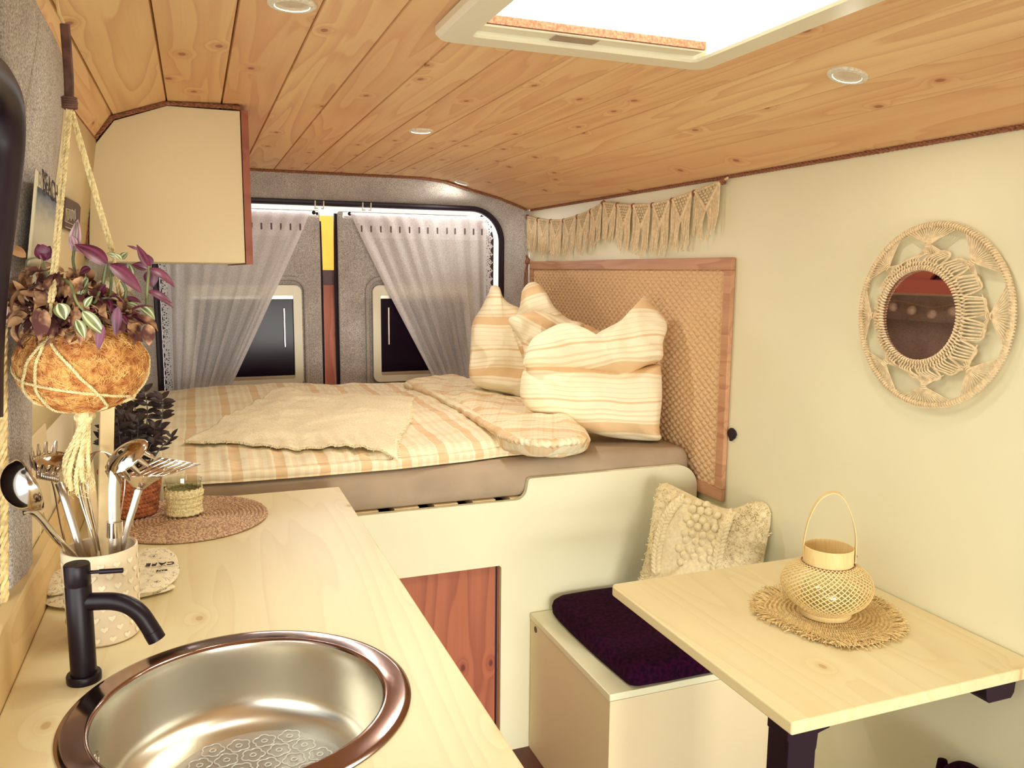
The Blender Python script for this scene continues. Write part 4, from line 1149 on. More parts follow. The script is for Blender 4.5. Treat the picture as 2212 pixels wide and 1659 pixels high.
    for nme, b, mt in (('purple_leaves', purple, 'leafpurple'), ('striped_leaves', green, 'leafgreen'), ('lilac_leaves', pink, 'leafpink'), ('withered_leaves', dry, 'leafdry'), ('stems', stem, 'leafgreen')):
        b.build(nme, M[mt], t, sharp=80)
planter()

# poster and dark tag on the left wall
def poster():
    xw = -.262
    t = thing('poster', 'small curling beach poster on the left wall', 'poster', (xw, 1.7, 1.4))
    c = [onwall(77, 365, .040), onwall(122, 418, .034), onwall(110, 572, .030), onwall(58, 575, .040)]
    pm = NT('beach print').set(.55, 0, .3); tc = pm.n('ShaderNodeTexCoord'); sp = pm.n('ShaderNodeSeparateXYZ'); pm.l(tc.outputs['UV'], sp.inputs[0])
    n = pm.noise(tc.outputs['UV'], 9, 4, .6)
    sea = pm.mix(pm.rangev(pm.math('ADD', sp.outputs[1], pm.math('MULTIPLY', n, .25)), .5, 1.0), rgb(206, 200, 180), rgb(84, 96, 120))
    inn = pm.math('MULTIPLY', pm.rangev(sp.outputs[0], .06, .08), pm.math('MULTIPLY', pm.rangev(sp.outputs[0], .92, .94, 1, 0), pm.rangev(sp.outputs[1], .84, .85, 1, 0)))
    pm.base(pm.mix(inn, rgb(230, 222, 196), sea))
    b = MB()
    def f(u, v):
        p = c[3].lerp(c[2], u).lerp(c[0].lerp(c[1], u), v); return p+V((.010*sin(pi*v)*(u)+.004*sin(pi*u), 0, 0))
    b.grid(f, 12, 16); b.build('sheet', pm.m, t, solid=.0006)
    a0 = f(.06, .905); a1 = f(.95, .905); ex = (a1-a0).normalized(); ez = (f(.5, .97)-f(.5, .85)).normalized(); en = ex.cross(ez).normalized()
    m_ = Matrix(((ex.x, ez.x, en.x, 0), (ex.y, ez.y, en.y, 0), (ex.z, ez.z, en.z, 0), (0, 0, 0, 1)))
    cc = (a0+a1)/2 + en*.006
    text_mesh('poster_title', 'BEACH L', .052, M['ink'], t, Matrix.Translation(cc) @ m_ @ Matrix.Diagonal((1.0, .85, 1, 1)), .0003)
    xw = -.255
    t = thing('wall_tag', 'dark tag with fine line drawing hanging left of the wall cabinet', 'tag', (xw, 2.0, 1.5))
    q = [onwall(x_, y_, .012) for x_, y_ in ((138, 426), (165, 440), (170, 448), (167, 500), (163, 504), (134, 490))]
    MB().prism(q, (.004, 0, 0)).build('card', M['mauve'], t)
    b = MB()
    for k in range(7):
        yy = 144+k*3; b.tube([onwall(yy, 452+(k % 2)*3, .018), onwall(yy+.6, 478-(k*3 % 7), .018)], .0008, 4)
    b.tube([onwall(142, 450, .018), onwall(160, 456, .018), onwall(159, 486, .018), onwall(141, 478, .018)], .0008, 4, closed=True)
    b.tube([onwall(142, 490, .018), onwall(160, 497, .018)], .0008, 4)
    b.build('line_drawing', M['paper'], t)
poster()

# ------------------------------------------------------------------ bed
YB = 2.10
def bed_base():
    t = thing('bed_base', 'cream built-in bed base with stepped front and reddish sliding door', 'bed base', (.6, 2.8, 0))
    zt, zl = .823, .762
    dx0, dx1, dz = .30, .785, .575
    step = spline([(.825, YB, zl), (.842, YB, zl+.003), (.858, YB, zl+.018), (.864, YB, zt-.018), (.867, YB, zt-.004), (.875, YB, zt)], 4)
    cr = [(1.433-.075+.075*cos(a), YB, zt-.075+.075*sin(a)) for a in np.linspace(pi/2, .12, 9)]
    loop = [(-.24, YB, zl)]+[tuple(p) for p in step]+cr+[(1.433, YB, 0), (dx1, YB, 0), (dx1, YB, dz-.006), (dx1-.006, YB, dz), (dx0, YB, dz), (dx0, YB, 0), (-.24, YB, 0)]
    b = MB(); b.prism(loop, (0, .018, 0)); b.build('front_panel', M['white'], t, smooth=False)
    b = MB(); b.box(dx0, dx1+.02, YB+.022, YB+.036, .0, dz+.012); d = b.build('sliding_door', M['redwood'], t)
    b = MB(); b.box(dx1-.01, dx1-.004, YB+.0205, YB+.0225, 0, dz-.004); b.build('door_gap', M['rubber'], d)
    gb = [(-.243, YB+.02, .3), (-.243, YB+.02, 1.06), (-.215, YB+.02, 1.10), (-.17, YB+.02, 1.112), (-.125, YB+.02, 1.095), (-.098, YB+.02, 1.06), (-.092, YB+.02, 1.0), (-.092, YB+.02, .3)]
    b = MB(); b.prism([gb[0]]+[tuple(p) for p in spline(gb[1:7], 6)]+[gb[7]], (0, .012, 0)); b.build('guard_board', M['white'], t, bevel=.002)
    b = MB(); b.box(-.24, 1.44, 3.50, 3.53, 0, .74); b.build('back_rail', M['birch'], t)
    b = MB(); b.box(-.24, 1.44, YB+.04, YB+.06, .70, .743); b.build('slat_support', M['birch'], t)
    for k in range(15):
        x = -.19+k*.112
        b = MB(); b.box(x, x+.068, YB+.022, 3.52, .744, .7645); b.build('slat', M['birch'], t)
bed_base()
MZ = .868
def mattress():
    x0, x1, y0, y1 = -.236, 1.432, 2.124, 3.53
    b = MB(); nu, nv = 90, 70
    zb = .766
    def top(u, v):
        x = x0+(x1-x0)*u; y = y0+(y1-y0)*v
        d = min(x-x0, x1-x, y-y0, y1-y)
        return (x, y, MZ - .030*(1-min(d/.035, 1))**2 + .003*nz(x*6, y*6))
    def side(u, v):
        r = .03; per = rr[int(u*len(rr)) % len(rr)]
        q = V(per); c = V(((x0+x1)/2, (y0+y1)/2, 0)); z = zb+(MZ-.030-zb)*v
        out = (sin(pi*v)*.008)+.0025*nz(q.x*8, q.y*8, z*30)
        dr = V((q.x-c.x, q.y-c.y, 0)); dr = V((1 if abs(q.x-x1) < .031 else (-1 if abs(q.x-x0) < .031 else 0), -1 if q.y < y0+.031 else (1 if q.y > y1-.031 else 0), 0))
        return (q.x+dr.x*out*.3, q.y+dr.y*out, z)
    # rounded box with soft rim
    def loop(ins, z, r=.05, n=8):
        out = []
        for cx, cy, a0 in ((x1-ins-r, y1-ins-r, 0), (x0+ins+r, y1-ins-r, 90), (x0+ins+r, y0+ins+r, 180), (x1-ins-r, y0+ins+r, 270)):
            for k in range(n+1): a = radians(a0+90*k/n); out.append(V((cx+r*cos(a), cy+r*sin(a), z)))
        return resample(out, .02, True)
    base = loop(0, 0); n = len(base)
    rings = []
    for ins, z in ((.012, zb), (.003, zb+.006), (-.003, zb+.03), (-.003, MZ-.045), (.002, MZ-.022), (.012, MZ-.008), (.03, MZ-.001), (.06, MZ)):
        R_ = []
        for p in base:
            c = V((min(max(p.x, x0+.09), x1-.09), min(max(p.y, y0+.09), y1-.09), 0)); d = (V((p.x, p.y, 0))-c); L = d.length; d.normalize()
            q = c+d*(L-ins); w = .0025*nz(q.x*7, q.y*7, z*24)+.0012*nz(q.x*25, z*60)
            R_.append(V((q.x+d.x*w, q.y+d.y*w, z)))
        rings.append(R_)
    vs = [p for R_ in rings for p in R_]; fs = []
    for a in range(len(rings)-1):
        for i in range(n): fs.append((a*n+i, a*n+(i+1) % n, (a+1)*n+(i+1) % n, (a+1)*n+i))
    fs.append(tuple((len(rings)-1)*n+i for i in range(n))); fs.append(tuple(range(n))[::-1])
    b.add(vs, fs)
    # tucked sheet folds at the near right corner
    tag(b.build('mattress', M['sheet'], sharp=80), 'thin mattress under a taupe fitted sheet on the built-in bed', 'mattress')
mattress()

def Hd(x, y):
    h = .055+.018*sin(x*3.1+1)*sin(y*2.3)+.030*math.exp(-((x-1.03)**2/.07+(y-3.05)**2/.18))+.012*math.exp(-((x-.28)**2/.05+(y-3.2)**2/.03))
    h += .008*fbm(x*5, y*6, 1.0)+.005*ridge(x*7+nz(x*3, y*3)*1.5, y*13, 3)*sstep(2.2, 2.6, y)
    return h
FB = [(-.235, 2.150), (-.098, 2.148), (.094, 2.132), (.272, 2.130), (.495, 2.135), (.70, 2.160), (.815, 2.185), (.992, 2.200), (1.08, 2.23), (1.15, 2.31)]
def duvet_z(x, y):
    xr = interp(y, [(2.2, 1.12), (2.3, 1.165), (2.5, 1.185), (3.45, 1.22)])
    d = max(0, min(y-interp(x, FB), xr-x, 3.50-y))
    e = 1-math.exp(-d/.022) if d < .2 else 1
    sc = .0028*sin(x*125+3*nz(x*9, y*2))*sstep(.45, .0, abs(y-2.1))     # seersucker gathers near the front hem
    return MZ+.003+e*(Hd(x, y)+sc)
def duvet():
    t = thing('duvet', 'cream and beige checked seersucker duvet spread over the bed', 'duvet', (.5, 2.8, MZ))
    b = MB(); nu, nv = 300, 170
    def fn(u, v):
        v2 = v**1.35
        y0_ = 2.13; y1_ = 3.50
        # near edge and right edge follow the hem
        x0 = -.228; y = y0_+(y1_-y0_)*v2
        xr = interp(y, [(2.13, 1.06), (2.2, 1.12), (2.3, 1.165), (2.5, 1.185), (3.45, 1.22)])
        x = x0+(xr-x0)*u
        yb = interp(x, FB); yy = yb+(y1_-yb)*v2
        return (x, yy, duvet_z(x, yy) if v > 0 else MZ+.004)
    b.grid(fn, nu, nv, uvf=lambda u, v: (fn(u, v)[0], fn(u, v)[1]))
    b.build('cover', M['check'], t, sharp=80)
    # hem roll along the near edge
    b = MB(); pts = [(x, interp(x, FB)+.012, MZ+.018+.003*nz(x*20, 1)) for x in np.linspace(-.225, 1.12, 160)]
    rr = [.013+.003*nz(p[0]*14, 4) for p in pts]; b.tube(pts, rr, 12)
    for i, v_ in enumerate(b.v): b.uv[i] = (v_[0], v_[1]*0+.02*((i % 12)/12))
    b.build('hem', M['check'], t, sharp=80)
    # corner folded back towards the pillows
    zf = .945
    out = [atz(px, py, zf-.01) for px, py in [(872, 832), (925, 820), (985, 815), (1045, 835), (1110, 868), (1180, 895), (1240, 918), (1272, 940), (1250, 955), (1200, 962), (1150, 962), (1095, 950), (1060, 928), (1020, 902), (975, 875), (925, 852)]]
    b = MB(); inflate(b, out, (0, 0, 1), .022, .050, rings=30, power=12, ph=.45, amp=.010, fr=9, n=220, axes=((1, 0, 0), (0, 1, 0)))
    for i, v_ in enumerate(b.v): b.uv[i] = (v_[1]*.9+v_[0]*.4, v_[0]*.9-v_[1]*.4)
    b.build('folded_corner', M['check'], t, sharp=80)
    b = MB(); hp = resample(spline([atz(px, py, zf-.004) for px, py in [(874, 834), (925, 853), (975, 877), (1020, 904), (1060, 930), (1095, 951), (1150, 963), (1200, 962), (1250, 955)]], 8), .006)
    b.tube([p+V((.012, .008, .004+.003*sin(i*1.9))) for i, p in enumerate(hp)], [.017+.002*sin(i*2.3) for i in range(len(hp))], 12, flat=.6, up=(0, 0, 1))
    for i, v_ in enumerate(b.v): b.uv[i] = (v_[0]*1.2, v_[1]*.9)
    b.build('folded_hem', M['check'], t, sharp=80)
    out = [atz(px, py, .905) for px, py in [(1080, 925), (1160, 905), (1240, 918), (1274, 945), (1266, 960), (1225, 972), (1190, 974), (1140, 970), (1090, 960)]]
    b = MB(); inflate(b, out, (0, 0, 1), .020, .030, rings=18, power=12, ph=.45, amp=.006, fr=12, n=160, axes=((1, 0, 0), (0, 1, 0)))
    for i, v_ in enumerate(b.v): b.uv[i] = (v_[0], v_[1])
    b.build('folded_layer', M['check'], t, sharp=80)
duvet()
def throw():
    c = [atz(398, 948, .935), atz(856, 958, .94), atz(893, 858, .95), atz(592, 848, .955)]
    t = thing('throw_blanket', 'cream boucle throw laid across the duvet', 'blanket', ((c[0].x+c[1].x)/2, c[0].y, .93))
    def pt(u, v):
        p = c[0].lerp(c[1], u).lerp(c[3].lerp(c[2], u), v)
        x = p.x+.010*sin(v*9+u*3)*(1 if u > .5 else .6)+.006*nz(u*9, v*9); y = p.y+.010*sin(u*11)*(1-v)
        f = .016*max(0, nz(u*3+v*2.2, v*7-u*1.5, 2))+.008*abs(nz(u*2, v*14+u*3, 5))
        return V((x, y, duvet_z(x, y)+.010+f))
    b = MB(); b.grid(pt, 140, 90); b.build('blanket', M['throw'], t, solid=.008, sharp=80)
    b = MB(); random.seed(2)
    for k in range(420):
        u = k/420; p = pt(u, 0)+V((0, 0, .0)); d = V((random.uniform(-.5, .5), -1, random.uniform(-.2, .3)))*random.uniform(.008, .015)
        b.tube([p, p+d*.6+V((0, 0, .001)), p+d], .0010, 4)
    for k in range(220):
        v = k/220; p = pt(1, v); d = V((1, random.uniform(-.5, .5), random.uniform(-.3, .3)))*random.uniform(.006, .012)
        b.tube([p, p+d*.6, p+d+V((0, 0, -.001))], .0010, 4)
    tag(b.build('fringe', M['throw'], t), kind='stuff')
throw()

# pillows
def onplane(px, py, p0, n):
    d = ray(px, py); o = V((0, 0, H)); k = (V(p0)-o).dot(V(n))/d.dot(V(n)); return o+d*k
def pillow(name, label, lobes, cat='pillow', mat='stripe'):
    t = thing(name, label, cat, lobes[0]['p0'])
    for i, L in enumerate(lobes):
        n = V(L['n']).normalized()
        out = [onplane(px, py, L['p0'], n) for px, py in L['px']]
        b = MB()
        def cr(a, c_, L=L):
            return L.get('wr', .006)*(1-2*abs(nz(a*L.get('fa', 10)+c_*L.get('fb', 6), c_*9+L.get('s', 0), 2.2)))
        inflate(b, out, n, L['tf'], L['tb'], rings=30, power=L.get('pw', 3), amp=L.get('amp', .010), fr=L.get('fr', 8), n=200, seed=L.get('s', 0), crease=cr)
        r = L.get('rot', 0); off = L.get('off', 0)
        lo = min(v_[2] for v_ in b.v)
        b.v = [(x, y, max(z, MZ+.001)) if L.get('floor', 1) else (x, y, z) for x, y, z in b.v]
        b.uv = [(u*cos(r)+v*sin(r), -u*sin(r)+v*cos(r)+off+.012*nz(u*8, v*8, 3)) for u, v in b.uv]
        b.build(L.get('name', 'cushion'), M[mat], t, sharp=80)
pillow('striped_pillow', 'striped pillow standing nearest the curtains, its tip rolled over', [
    dict(px=[(1016, 760), (1020, 700), (1038, 668), (1052, 640), (1062, 618), (1078, 620), (1086, 640), (1100, 655), (1135, 672), (1160, 700), (1170, 780), (1165, 850), (1128, 862), (1100, 852), (1040, 838), (1014, 815)],
         p0=(1.08, 2.86, 1.0), n=(-.35, -.93, .12), tf=.075, tb=.06, rot=.0, off=.055, s=1, wr=.009)])
pillow('striped_pillow', 'darker striped pillow with ruffled edge leaning at the back against the quilt', [
    dict(px=[(1105, 700), (1122, 665), (1128, 630), (1142, 612), (1160, 611), (1180, 632), (1200, 665), (1235, 692), (1290, 712), (1320, 760), (1300, 900), (1180, 900), (1140, 800), (1118, 745)],
         p0=(1.24, 2.68, 1.0), n=(-.55, -.82, .12), tf=.05, tb=.05, rot=.35, off=.05, s=5, wr=.014, fr=10),
    dict(name='ruffle', px=[(1098, 692), (1130, 678), (1165, 672), (1225, 690), (1262, 702), (1240, 740), (1200, 770), (1160, 800), (1135, 790), (1128, 745)],
         p0=(1.13, 2.60, 1.1), n=(-.35, -.9, .2), tf=.03, tb=.02, rot=-.5, off=.02, s=9, wr=.016, fr=12)])
pillow('striped_pillow', 'large striped pillow folded in front with one pointed corner up', [
    dict(px=[(1131, 800), (1150, 782), (1250, 785), (1360, 795), (1418, 786), (1428, 800), (1430, 860), (1424, 925), (1428, 948), (1400, 952), (1330, 946), (1280, 935), (1195, 900), (1150, 890), (1126, 862), (1124, 830)],
         p0=(1.20, 2.30, 1.0), n=(-.33, -.93, .1), tf=.075, tb=.07, rot=-.02, off=.075, s=3, wr=.006, pw=4),
    dict(name='folded_top', px=[(1134, 792), (1136, 765), (1148, 735), (1175, 715), (1210, 700), (1240, 705), (1262, 735), (1300, 715), (1345, 690), (1378, 655), (1392, 640), (1408, 656), (1436, 690), (1441, 712), (1432, 740), (1430, 775), (1395, 790), (1345, 812), (1280, 800), (1200, 795)],
         p0=(1.20, 2.27, 1.1), n=(-.33, -.93, .25), tf=.065, tb=.06, rot=.12, off=.0, s=7, wr=.012, fr=9, pw=3)])

# quilted panel on the right wall
def quilt():
    y0, y1, z0, z1 = 1.976, 3.50, .734, 1.453; w = .036
    t = thing('quilted_panel', 'beige diamond quilted panel in a brown batten frame on the right wall', 'wall panel', (1.44, 2.7, z0))
    b = MB()
    iy0, iy1, iz0, iz1 = y0+w, y1-w, z0+w, z1-w
    def fn(u, v):
        y = iy0+(iy1-iy0)*u; z = iz0+(iz1-iz0)*v
        a = (y/.036+z/.0235)*pi; c = (y/.036-z/.0235)*pi
        h = .0075*(abs(sin(a/1)*sin(c/1)))**.42
        e = min(y-iy0, iy1-y, z-iz0, iz1-z)
        h += .004*min(1, max(e, 0)/.03)
        return (1.4485-.002-h, y, z)
    b.grid(fn, 520, 260); b.build('quilted_pad', M['quilt'], t, sharp=80)
    def bat(a, b_, c, d, nm='batten'):
        MB().box(1.4335, 1.4485, a, b_, c, d).build(nm, M['rail'], t, bevel=.002)
    bat(y0, y1, z1-w, z1); bat(y0, y1, z0, z0+w); bat(y0, y0+w, z0+w, z1-w); bat(y1-w, y1, z0+w, z1-w)
    b = MB(); q = V((1.436, 3.505, 1.46)); b.rope([q+V((-.012, .01, .02)), q, q+V((-.02, .0, -.05)), q+V((-.026, -.004, -.15))], .004, pitch=.02, n=4, step=.003)
    b.rope([q+V((-.012, .01, .02)), q+V((-.006, .012, -.03)), q+V((-.012, .008, -.14))], .003, pitch=.02, n=4, step=.003)
    b.ball(q+V((-.01, 0, -.01)), .012, amp=.3, fr=90); b.build('hanging_cord', M['rope'], t)
quilt()
tag(MB().prism([atx(px, py, 1.4495) for px, py in [(1581, 924), (1585, 925), (1590, 930), (1592, 936), (1593, 940), (1591, 941), (1590, 946), (1585, 950), (1582, 953), (1579, 952), (1578, 947), (1575, 940), (1574, 934), (1577, 927)]], (-.006, 0, 0)).build('coat_hook', M['rubber'], bevel=.0015),
    'small ragged black hook on the cream wall beside the quilted panel', 'hook')

# macrame bunting
def bunting():
    cord = [(1140, 467), (1163, 473), (1190, 476), (1218, 475), (1248, 466), (1277, 454), (1304, 437), (1334, 441), (1368, 443), (1410, 441), (1452, 431), (1500, 414), (1563, 389)]
    fr = [548, 556, 560, 556, 550, 536, 528, 548, 556, 555, 548, 520]
    xw = 1.436
    P = [atx(px, py, xw) for px, py in cord]
    t = thing('macrame_bunting', 'cream macrame bunting with twelve fringed pennants under the ceiling edge', 'bunting', P[6])
    b = MB(); b.rope(spline(P, 4), .0030, pitch=.02, n=4, step=.003)
    b.tube([P[-1], atx(1572, 384, xw)], .0035, 6); b.build('cord', M['cotton'], t)
    for i in range(13):
        b = MB()
        if i in (0, 6, 12): b.ball(P[i]+V((-.002, 0, -.002)), .009, amp=.3, fr=120)
        for k in range(3): b.tube([P[i]+V((.005*cos(a), (k-1)*.004, .008*sin(a)-.004)) for a in np.linspace(0, 2*pi, 12)[:-1]], .0022, 5, closed=True)
        b.build('wrapped_knot', M['rope'], t)
    random.seed(9)
    for i in range(12):
        A, B = P[i], P[i+1]; A = A.lerp(B, .05); B = B.lerp(A, .07)
        mid = (A+B)/2; botz = atx((cord[i][0]+cord[i+1][0])/2, fr[i], xw).z
        W_ = (B-A).length; Lt = mid.z-botz; dn = V((0, 0, -1)); Vd = Lt*.42   # depth of the net at the centre
        b = MB()
        def q(s_, d, off=0): return A.lerp(B, s_)+dn*d+V((-.003-off, 0, 0))
        N = 7
        # net of square knots
        for r in range(7):
            d = Vd*(r+.3)/7.5
            for k in range(N+1):
                s_ = (k+.5*(r % 2))/N
                if s_ > 1: continue
                lim = Vd*(1-abs(s_-.5)*2)*1.0
                if d > lim+.008: continue
                c_ = q(s_, d)
                b.ball(c_, .0035, W_/N*.40, Vd/7.5*.40, nu=7, nv=5, amp=.25, fr=200)
        for k in range(0, N+1):
            for sg in (-1, 1):
                s0 = k/N; pts = []
                for j in range(12):
                    d = Vd*j/11; s_ = s0+sg*j/11*.5
                    if s_ < -.001 or s_ > 1.001 or d > Vd*(1-abs(s_-.5)*2)+.006: break
                    pts.append(q(s_, d, -.001))
                if len(pts) > 1: b.tube(pts, .0011, 5)
        for sg in (-1, 1):
            b.tube([q(.5+sg*.48, 0.002, .0), q(.5+sg*.24, Vd*.52, .001), q(.5, Vd*1.02, .002)], .0048, 6)
        b.rope([q(.01, 0), q(.99, 0)], .003, pitch=.012, n=4, step=.002)
        b.build('pennant', M['cotton'], t)
        f = MB(); ns = 20
        for k in range(ns):
            s_ = (k+.5)/ns; d0 = Vd*(1-abs(s_-.5)*2)+.002; L = Lt*(1-.16*abs(s_-.5)*2)+random.uniform(-.012, .008)
            w1 = random.uniform(-.006, .006)+(.075*(1 if s_ > .5 else -1)*max(0, 1-abs(s_-.5)/.22) if i > 2 else 0); w2 = random.uniform(-.012, .012); sp_ = (s_-.5)*.010
            z0 = A.lerp(B, s_)
            pts = [q(s_, d0), q(s_+w1, d0+(L-d0)*.35, random.uniform(0, .004)), q(s_+w1*1.5+sp_, d0+(L-d0)*.7, random.uniform(0, .006)), q(s_+w2+sp_*2, L, random.uniform(.001, .012))]
            f.tube(spline(pts, 4), [.0023]*9+[.0019, .0015, .0013, .0012], 5)
        f.build('fringe', M['cotton'], t)
bunting()

# round macrame mirror
def mirror():
    xw = 1.449; c = V((xw-.018, 1.3, 1.41)); a_ = atx(2003, 682, xw-.02); c = V((xw-.014, a_.y, a_.z))
    t = thing('macrame_mirror', 'round mirror in a wide cream macrame ring on the right wall', 'mirror', c)
    R_ = .188; ri = .102; rg = .0985
    ctr_in = atx(1984, 681, xw-.024); ci = V((xw-.022, ctr_in.y, ctr_in.z))
    def p(r, a, off=0, cc=c): return cc+V((-off, -r*cos(a), r*sin(a)))
    tilt = Matrix.Rotation(radians(1.9), 3, 'Y')
    b = MB(); n = 64
    cy = [V((0, -rg*cos(2*pi*k/n), rg*sin(2*pi*k/n))) for k in range(n)]
    g = [ci+tilt @ v_ for v_ in cy]; g2 = [q+V((.004, 0, 0)) for q in g]
    b.add(g+g2, [tuple(range(n)), tuple(range(2*n-1, n-1, -1))]+[(i, (i+1) % n, n+(i+1) % n, n+i) for i in range(n)])
    b.build('mirror_glass', M['mirror'], t, smooth=False)
    b = MB()
    # outer hoop wrapped in cord
    m_ = 150
    b.tube([p(R_, 2*pi*k/m_, .0) for k in range(m_)], .0045, 8, closed=True)
    pts = []
    for k in range(190*8):
        a = 2*pi*k/(190*8); w = 2*pi*k/8; pts.append(p(R_+.0058*cos(w), a, .0058*sin(w)))
    b.tube(pts, .0019, 4, closed=True); b.build('outer_ring', M['cotton'], t)
    b = MB()
    for rr, r2, nn, off in ((rg+.001, .0045, 96, .004), (rg+.010, .0042, 90, .001)):
        pts = []
        for k in range(nn*8):
            a = 2*pi*k/(nn*8); w = 2*pi*k/8; pts.append(p(rr+r2*cos(w), a, off+r2*sin(w), ci))
        b.tube(pts, .0021, 4, closed=True)
    # crochet arches between the rings
    for k in range(16):
        a = 2*pi*(k+.5)/16
        for j in range(5):
            a1 = a+(j-2)*.055; b.tube(spline([p(rg+.012, a1*1.0, .001, ci), p(rg+.022, a+(j-2)*.062, .003, ci), p(rg+.033, a+(j-2)*.05, 0, c)], 3), .0018, 5)
        b.tube(spline([p(rg+.014, a-.19, 0, ci), p(rg+.032, a-.12, .001), p(rg+.037, a, .002), p(rg+.032, a+.12, .001), p(rg+.014, a+.19, 0, ci)], 4), .0024, 5)
    b.build('inner_ring', M['cotton'], t)
    for k in range(8):
        a = 2*pi*k/8+.05+pi/2; b = MB(); kr = .148; K = p(kr, a, .008)
        for j in range(17):
            s_ = (j/16-.5)*2; e = p(R_, a+s_*.345, 0); b.tube(spline([K+V((0, .001*s_, 0)), K.lerp(e, .3)+V((-.002, 0, 0)), e], 3), .0014, 5)
        for j in range(13):
            s_ = (j/12-.5)*2; e = p(rg+.030-.004*abs(s_)*0, a+s_*.33, 0); b.tube([K+V((0, .001*s_, 0)), e], .0014, 5)
        for q in range(3): b.tube([K+V((-.003+.004*cos(x), .0, 0))+ (p(1, a, 0)-c)*(.004*(q-1)) + V((0, sin(a)*.006*sin(x), cos(a)*.006*sin(x))) for x in np.linspace(0, 2*pi, 12)[:-1]], .0016, 5, closed=True)
        b.build('cord_fan', M['cotton'], t)
mirror()

# ------------------------------------------------------------------ curtains
def curtain(label, xo, xi_top, xi_bot, side, ztop=1.655, zbot=.86):
    yc = 3.672
    t = thing('sheer_curtain', label, 'curtain', ((xo+xi_top)/2, yc, zbot))
    nf = 9
    def fn(u, v):   # v 0 top -> 1 bottom, u 0 outer -> 1 inner
        xi = xi_top+(xi_bot-xi_top)*(v**1.05)
        x = xo+(xi-xo)*u
        a = .010*(.6+.4*v); ph = nf*2*pi*u+.8*nz(u*5, v*1.3)
        y = yc+a*sin(ph)+.006*nz(u*14, v*2, 3)
        x += .004*sin(ph*1.7)*v
        return (x, y-.012*sin(pi*v)*0, ztop+(zbot-ztop)*v)
    b = MB(); b.grid(fn, 240, 60); b.build('voile', M['sheer'], t, sharp=80)
    b = MB(); b.grid(lambda u, v: V(fn(u, .0+v*.135))+V((0, -.002, 0)), 200, 8); b.build('header_band', M['band'], t, sharp=80)
    b = MB()
    def lace(u, v):
        q = V(fn(0, v)); s_ = -1 if xo < xi_top else 1
        k = 1.0-.42*abs(cos(pi*v*21)); return q+V((s_*u*.036*k, .002*sin(v*30), 0))
    b.grid(lambda u, v: lace(u, v), 8, 330); b.build('lace_edging', M['lace'], t, sharp=80)
    for k in range(14):
        u = (k+.5)/14; q = V(fn(u, .075)); MB().box(q.x-.003, q.x+.004, q.y-.006, q.y-.004, q.z-.022, q.z+.006).build('threading_slot', M['mauve'], t)
    b = MB()
    q0, q1 = V(fn(1, 0)), V(fn(1, 1))
    b.grid(lambda u, v: V(fn(1-u*.09, .1+v*.9))+V((0, -.004, 0)), 6, 50); b.build('side_hem', M['band'], t, sharp=80)
    return t
curtain('sheer white curtain on the left rear door, drawn down to the left', -.105, .478, .10, -1)
curtain('sheer white curtain on the right rear door, drawn towards the pillows', 1.285, .650, 1.045, 1)
def rod(label, x0, x1, kx):
    t = thing('curtain_rod', label, 'curtain rod', ((x0+x1)/2, 3.70, 1.63))
    MB().tube([(x0, 3.700, 1.640), (x1, 3.700, 1.640)], .005, 10).build('rod', M['plastic'], t)
    b = MB(); b.grid(lambda u, v: (x0+(x1-x0)*u, 3.692+.002*sin(u*90), 1.632+.026*v), 80, 4); b.build('lace_strip', M['band'], t)
    b = MB(); b.ball((kx, 3.682, 1.652), .009, .006, .009); b.ball((kx+.014, 3.682, 1.648), .006, .005, .007); b.build('hook', M['black'], t)
rod('white curtain rod with lace strip across the left rear door', -.10, .515, .495)
rod('white curtain rod with lace strip across the right rear door', .622, 1.29, .650)

# ------------------------------------------------------------------ bench, table
t = thing('bench_seat', 'cream box bench beside the bed base', 'bench', (1.16, 1.85, 0))
b = MB(); b.box(.876, 1.447, 1.602, 2.096, 0, .402); bb_ = b.build('box', M['cream'], t, bevel=.001)
MB().box(.874, 1.447, 1.600, 2.097, .4035, .421).build('lid', M['white'], t, bevel=.002)
hc = atx(1157, 1360, .8755)
MB().lathe([(.001, 0), (.007, 0), (.007, .001)], (0, 0, 0), 16)
b = MB(); b.prism([(hc.x, hc.y+.009*cos(a), hc.z+.009*sin(a)) for a in np.linspace(0, 2*pi, 20)[:-1]], (-.001, 0, 0)); b.build('finger_hole', M['brown'], bb_)
b = MB(); O = [(.942, 1.612), (.930, 1.66), (.922, 1.85), (.925, 2.03), (.945, 2.078), (1.0, 2.090), (1.2, 2.092), (1.40, 2.09), (1.435, 2.06), (1.438, 1.85), (1.435, 1.64), (1.40, 1.608), (1.2, 1.604), (1.0, 1.604)]
O = spline([(x, y, 0) for x, y in O], 6, True); n = len(O); cc = V((1.18, 1.85, 0)); rings = []
for ins, z in ((.006, .4225), (.0, .430), (-.002, .448), (.002, .462), (.012, .470), (.035, .474), (.10, .477), (.18, .478)):
    rings.append([V((p.x+(cc.x-p.x)*ins/.28, p.y+(cc.y-p.y)*ins/.28, z+.002*nz(p.x*12, p.y*12))) for p in O])
b.add([p for R_ in rings for p in R_], [(a*n+i, a*n+(i+1) % n, (a+1)*n+(i+1) % n, (a+1)*n+i) for a in range(len(rings)-1) for i in range(n)]+[tuple((len(rings)-1)*n+i for i in range(n)), tuple(range(n))[::-1]])
tag(b.build('seat_cushion', M['blackcloth'], sharp=70), 'flat black seat cushion on the cream box bench', 'cushion')

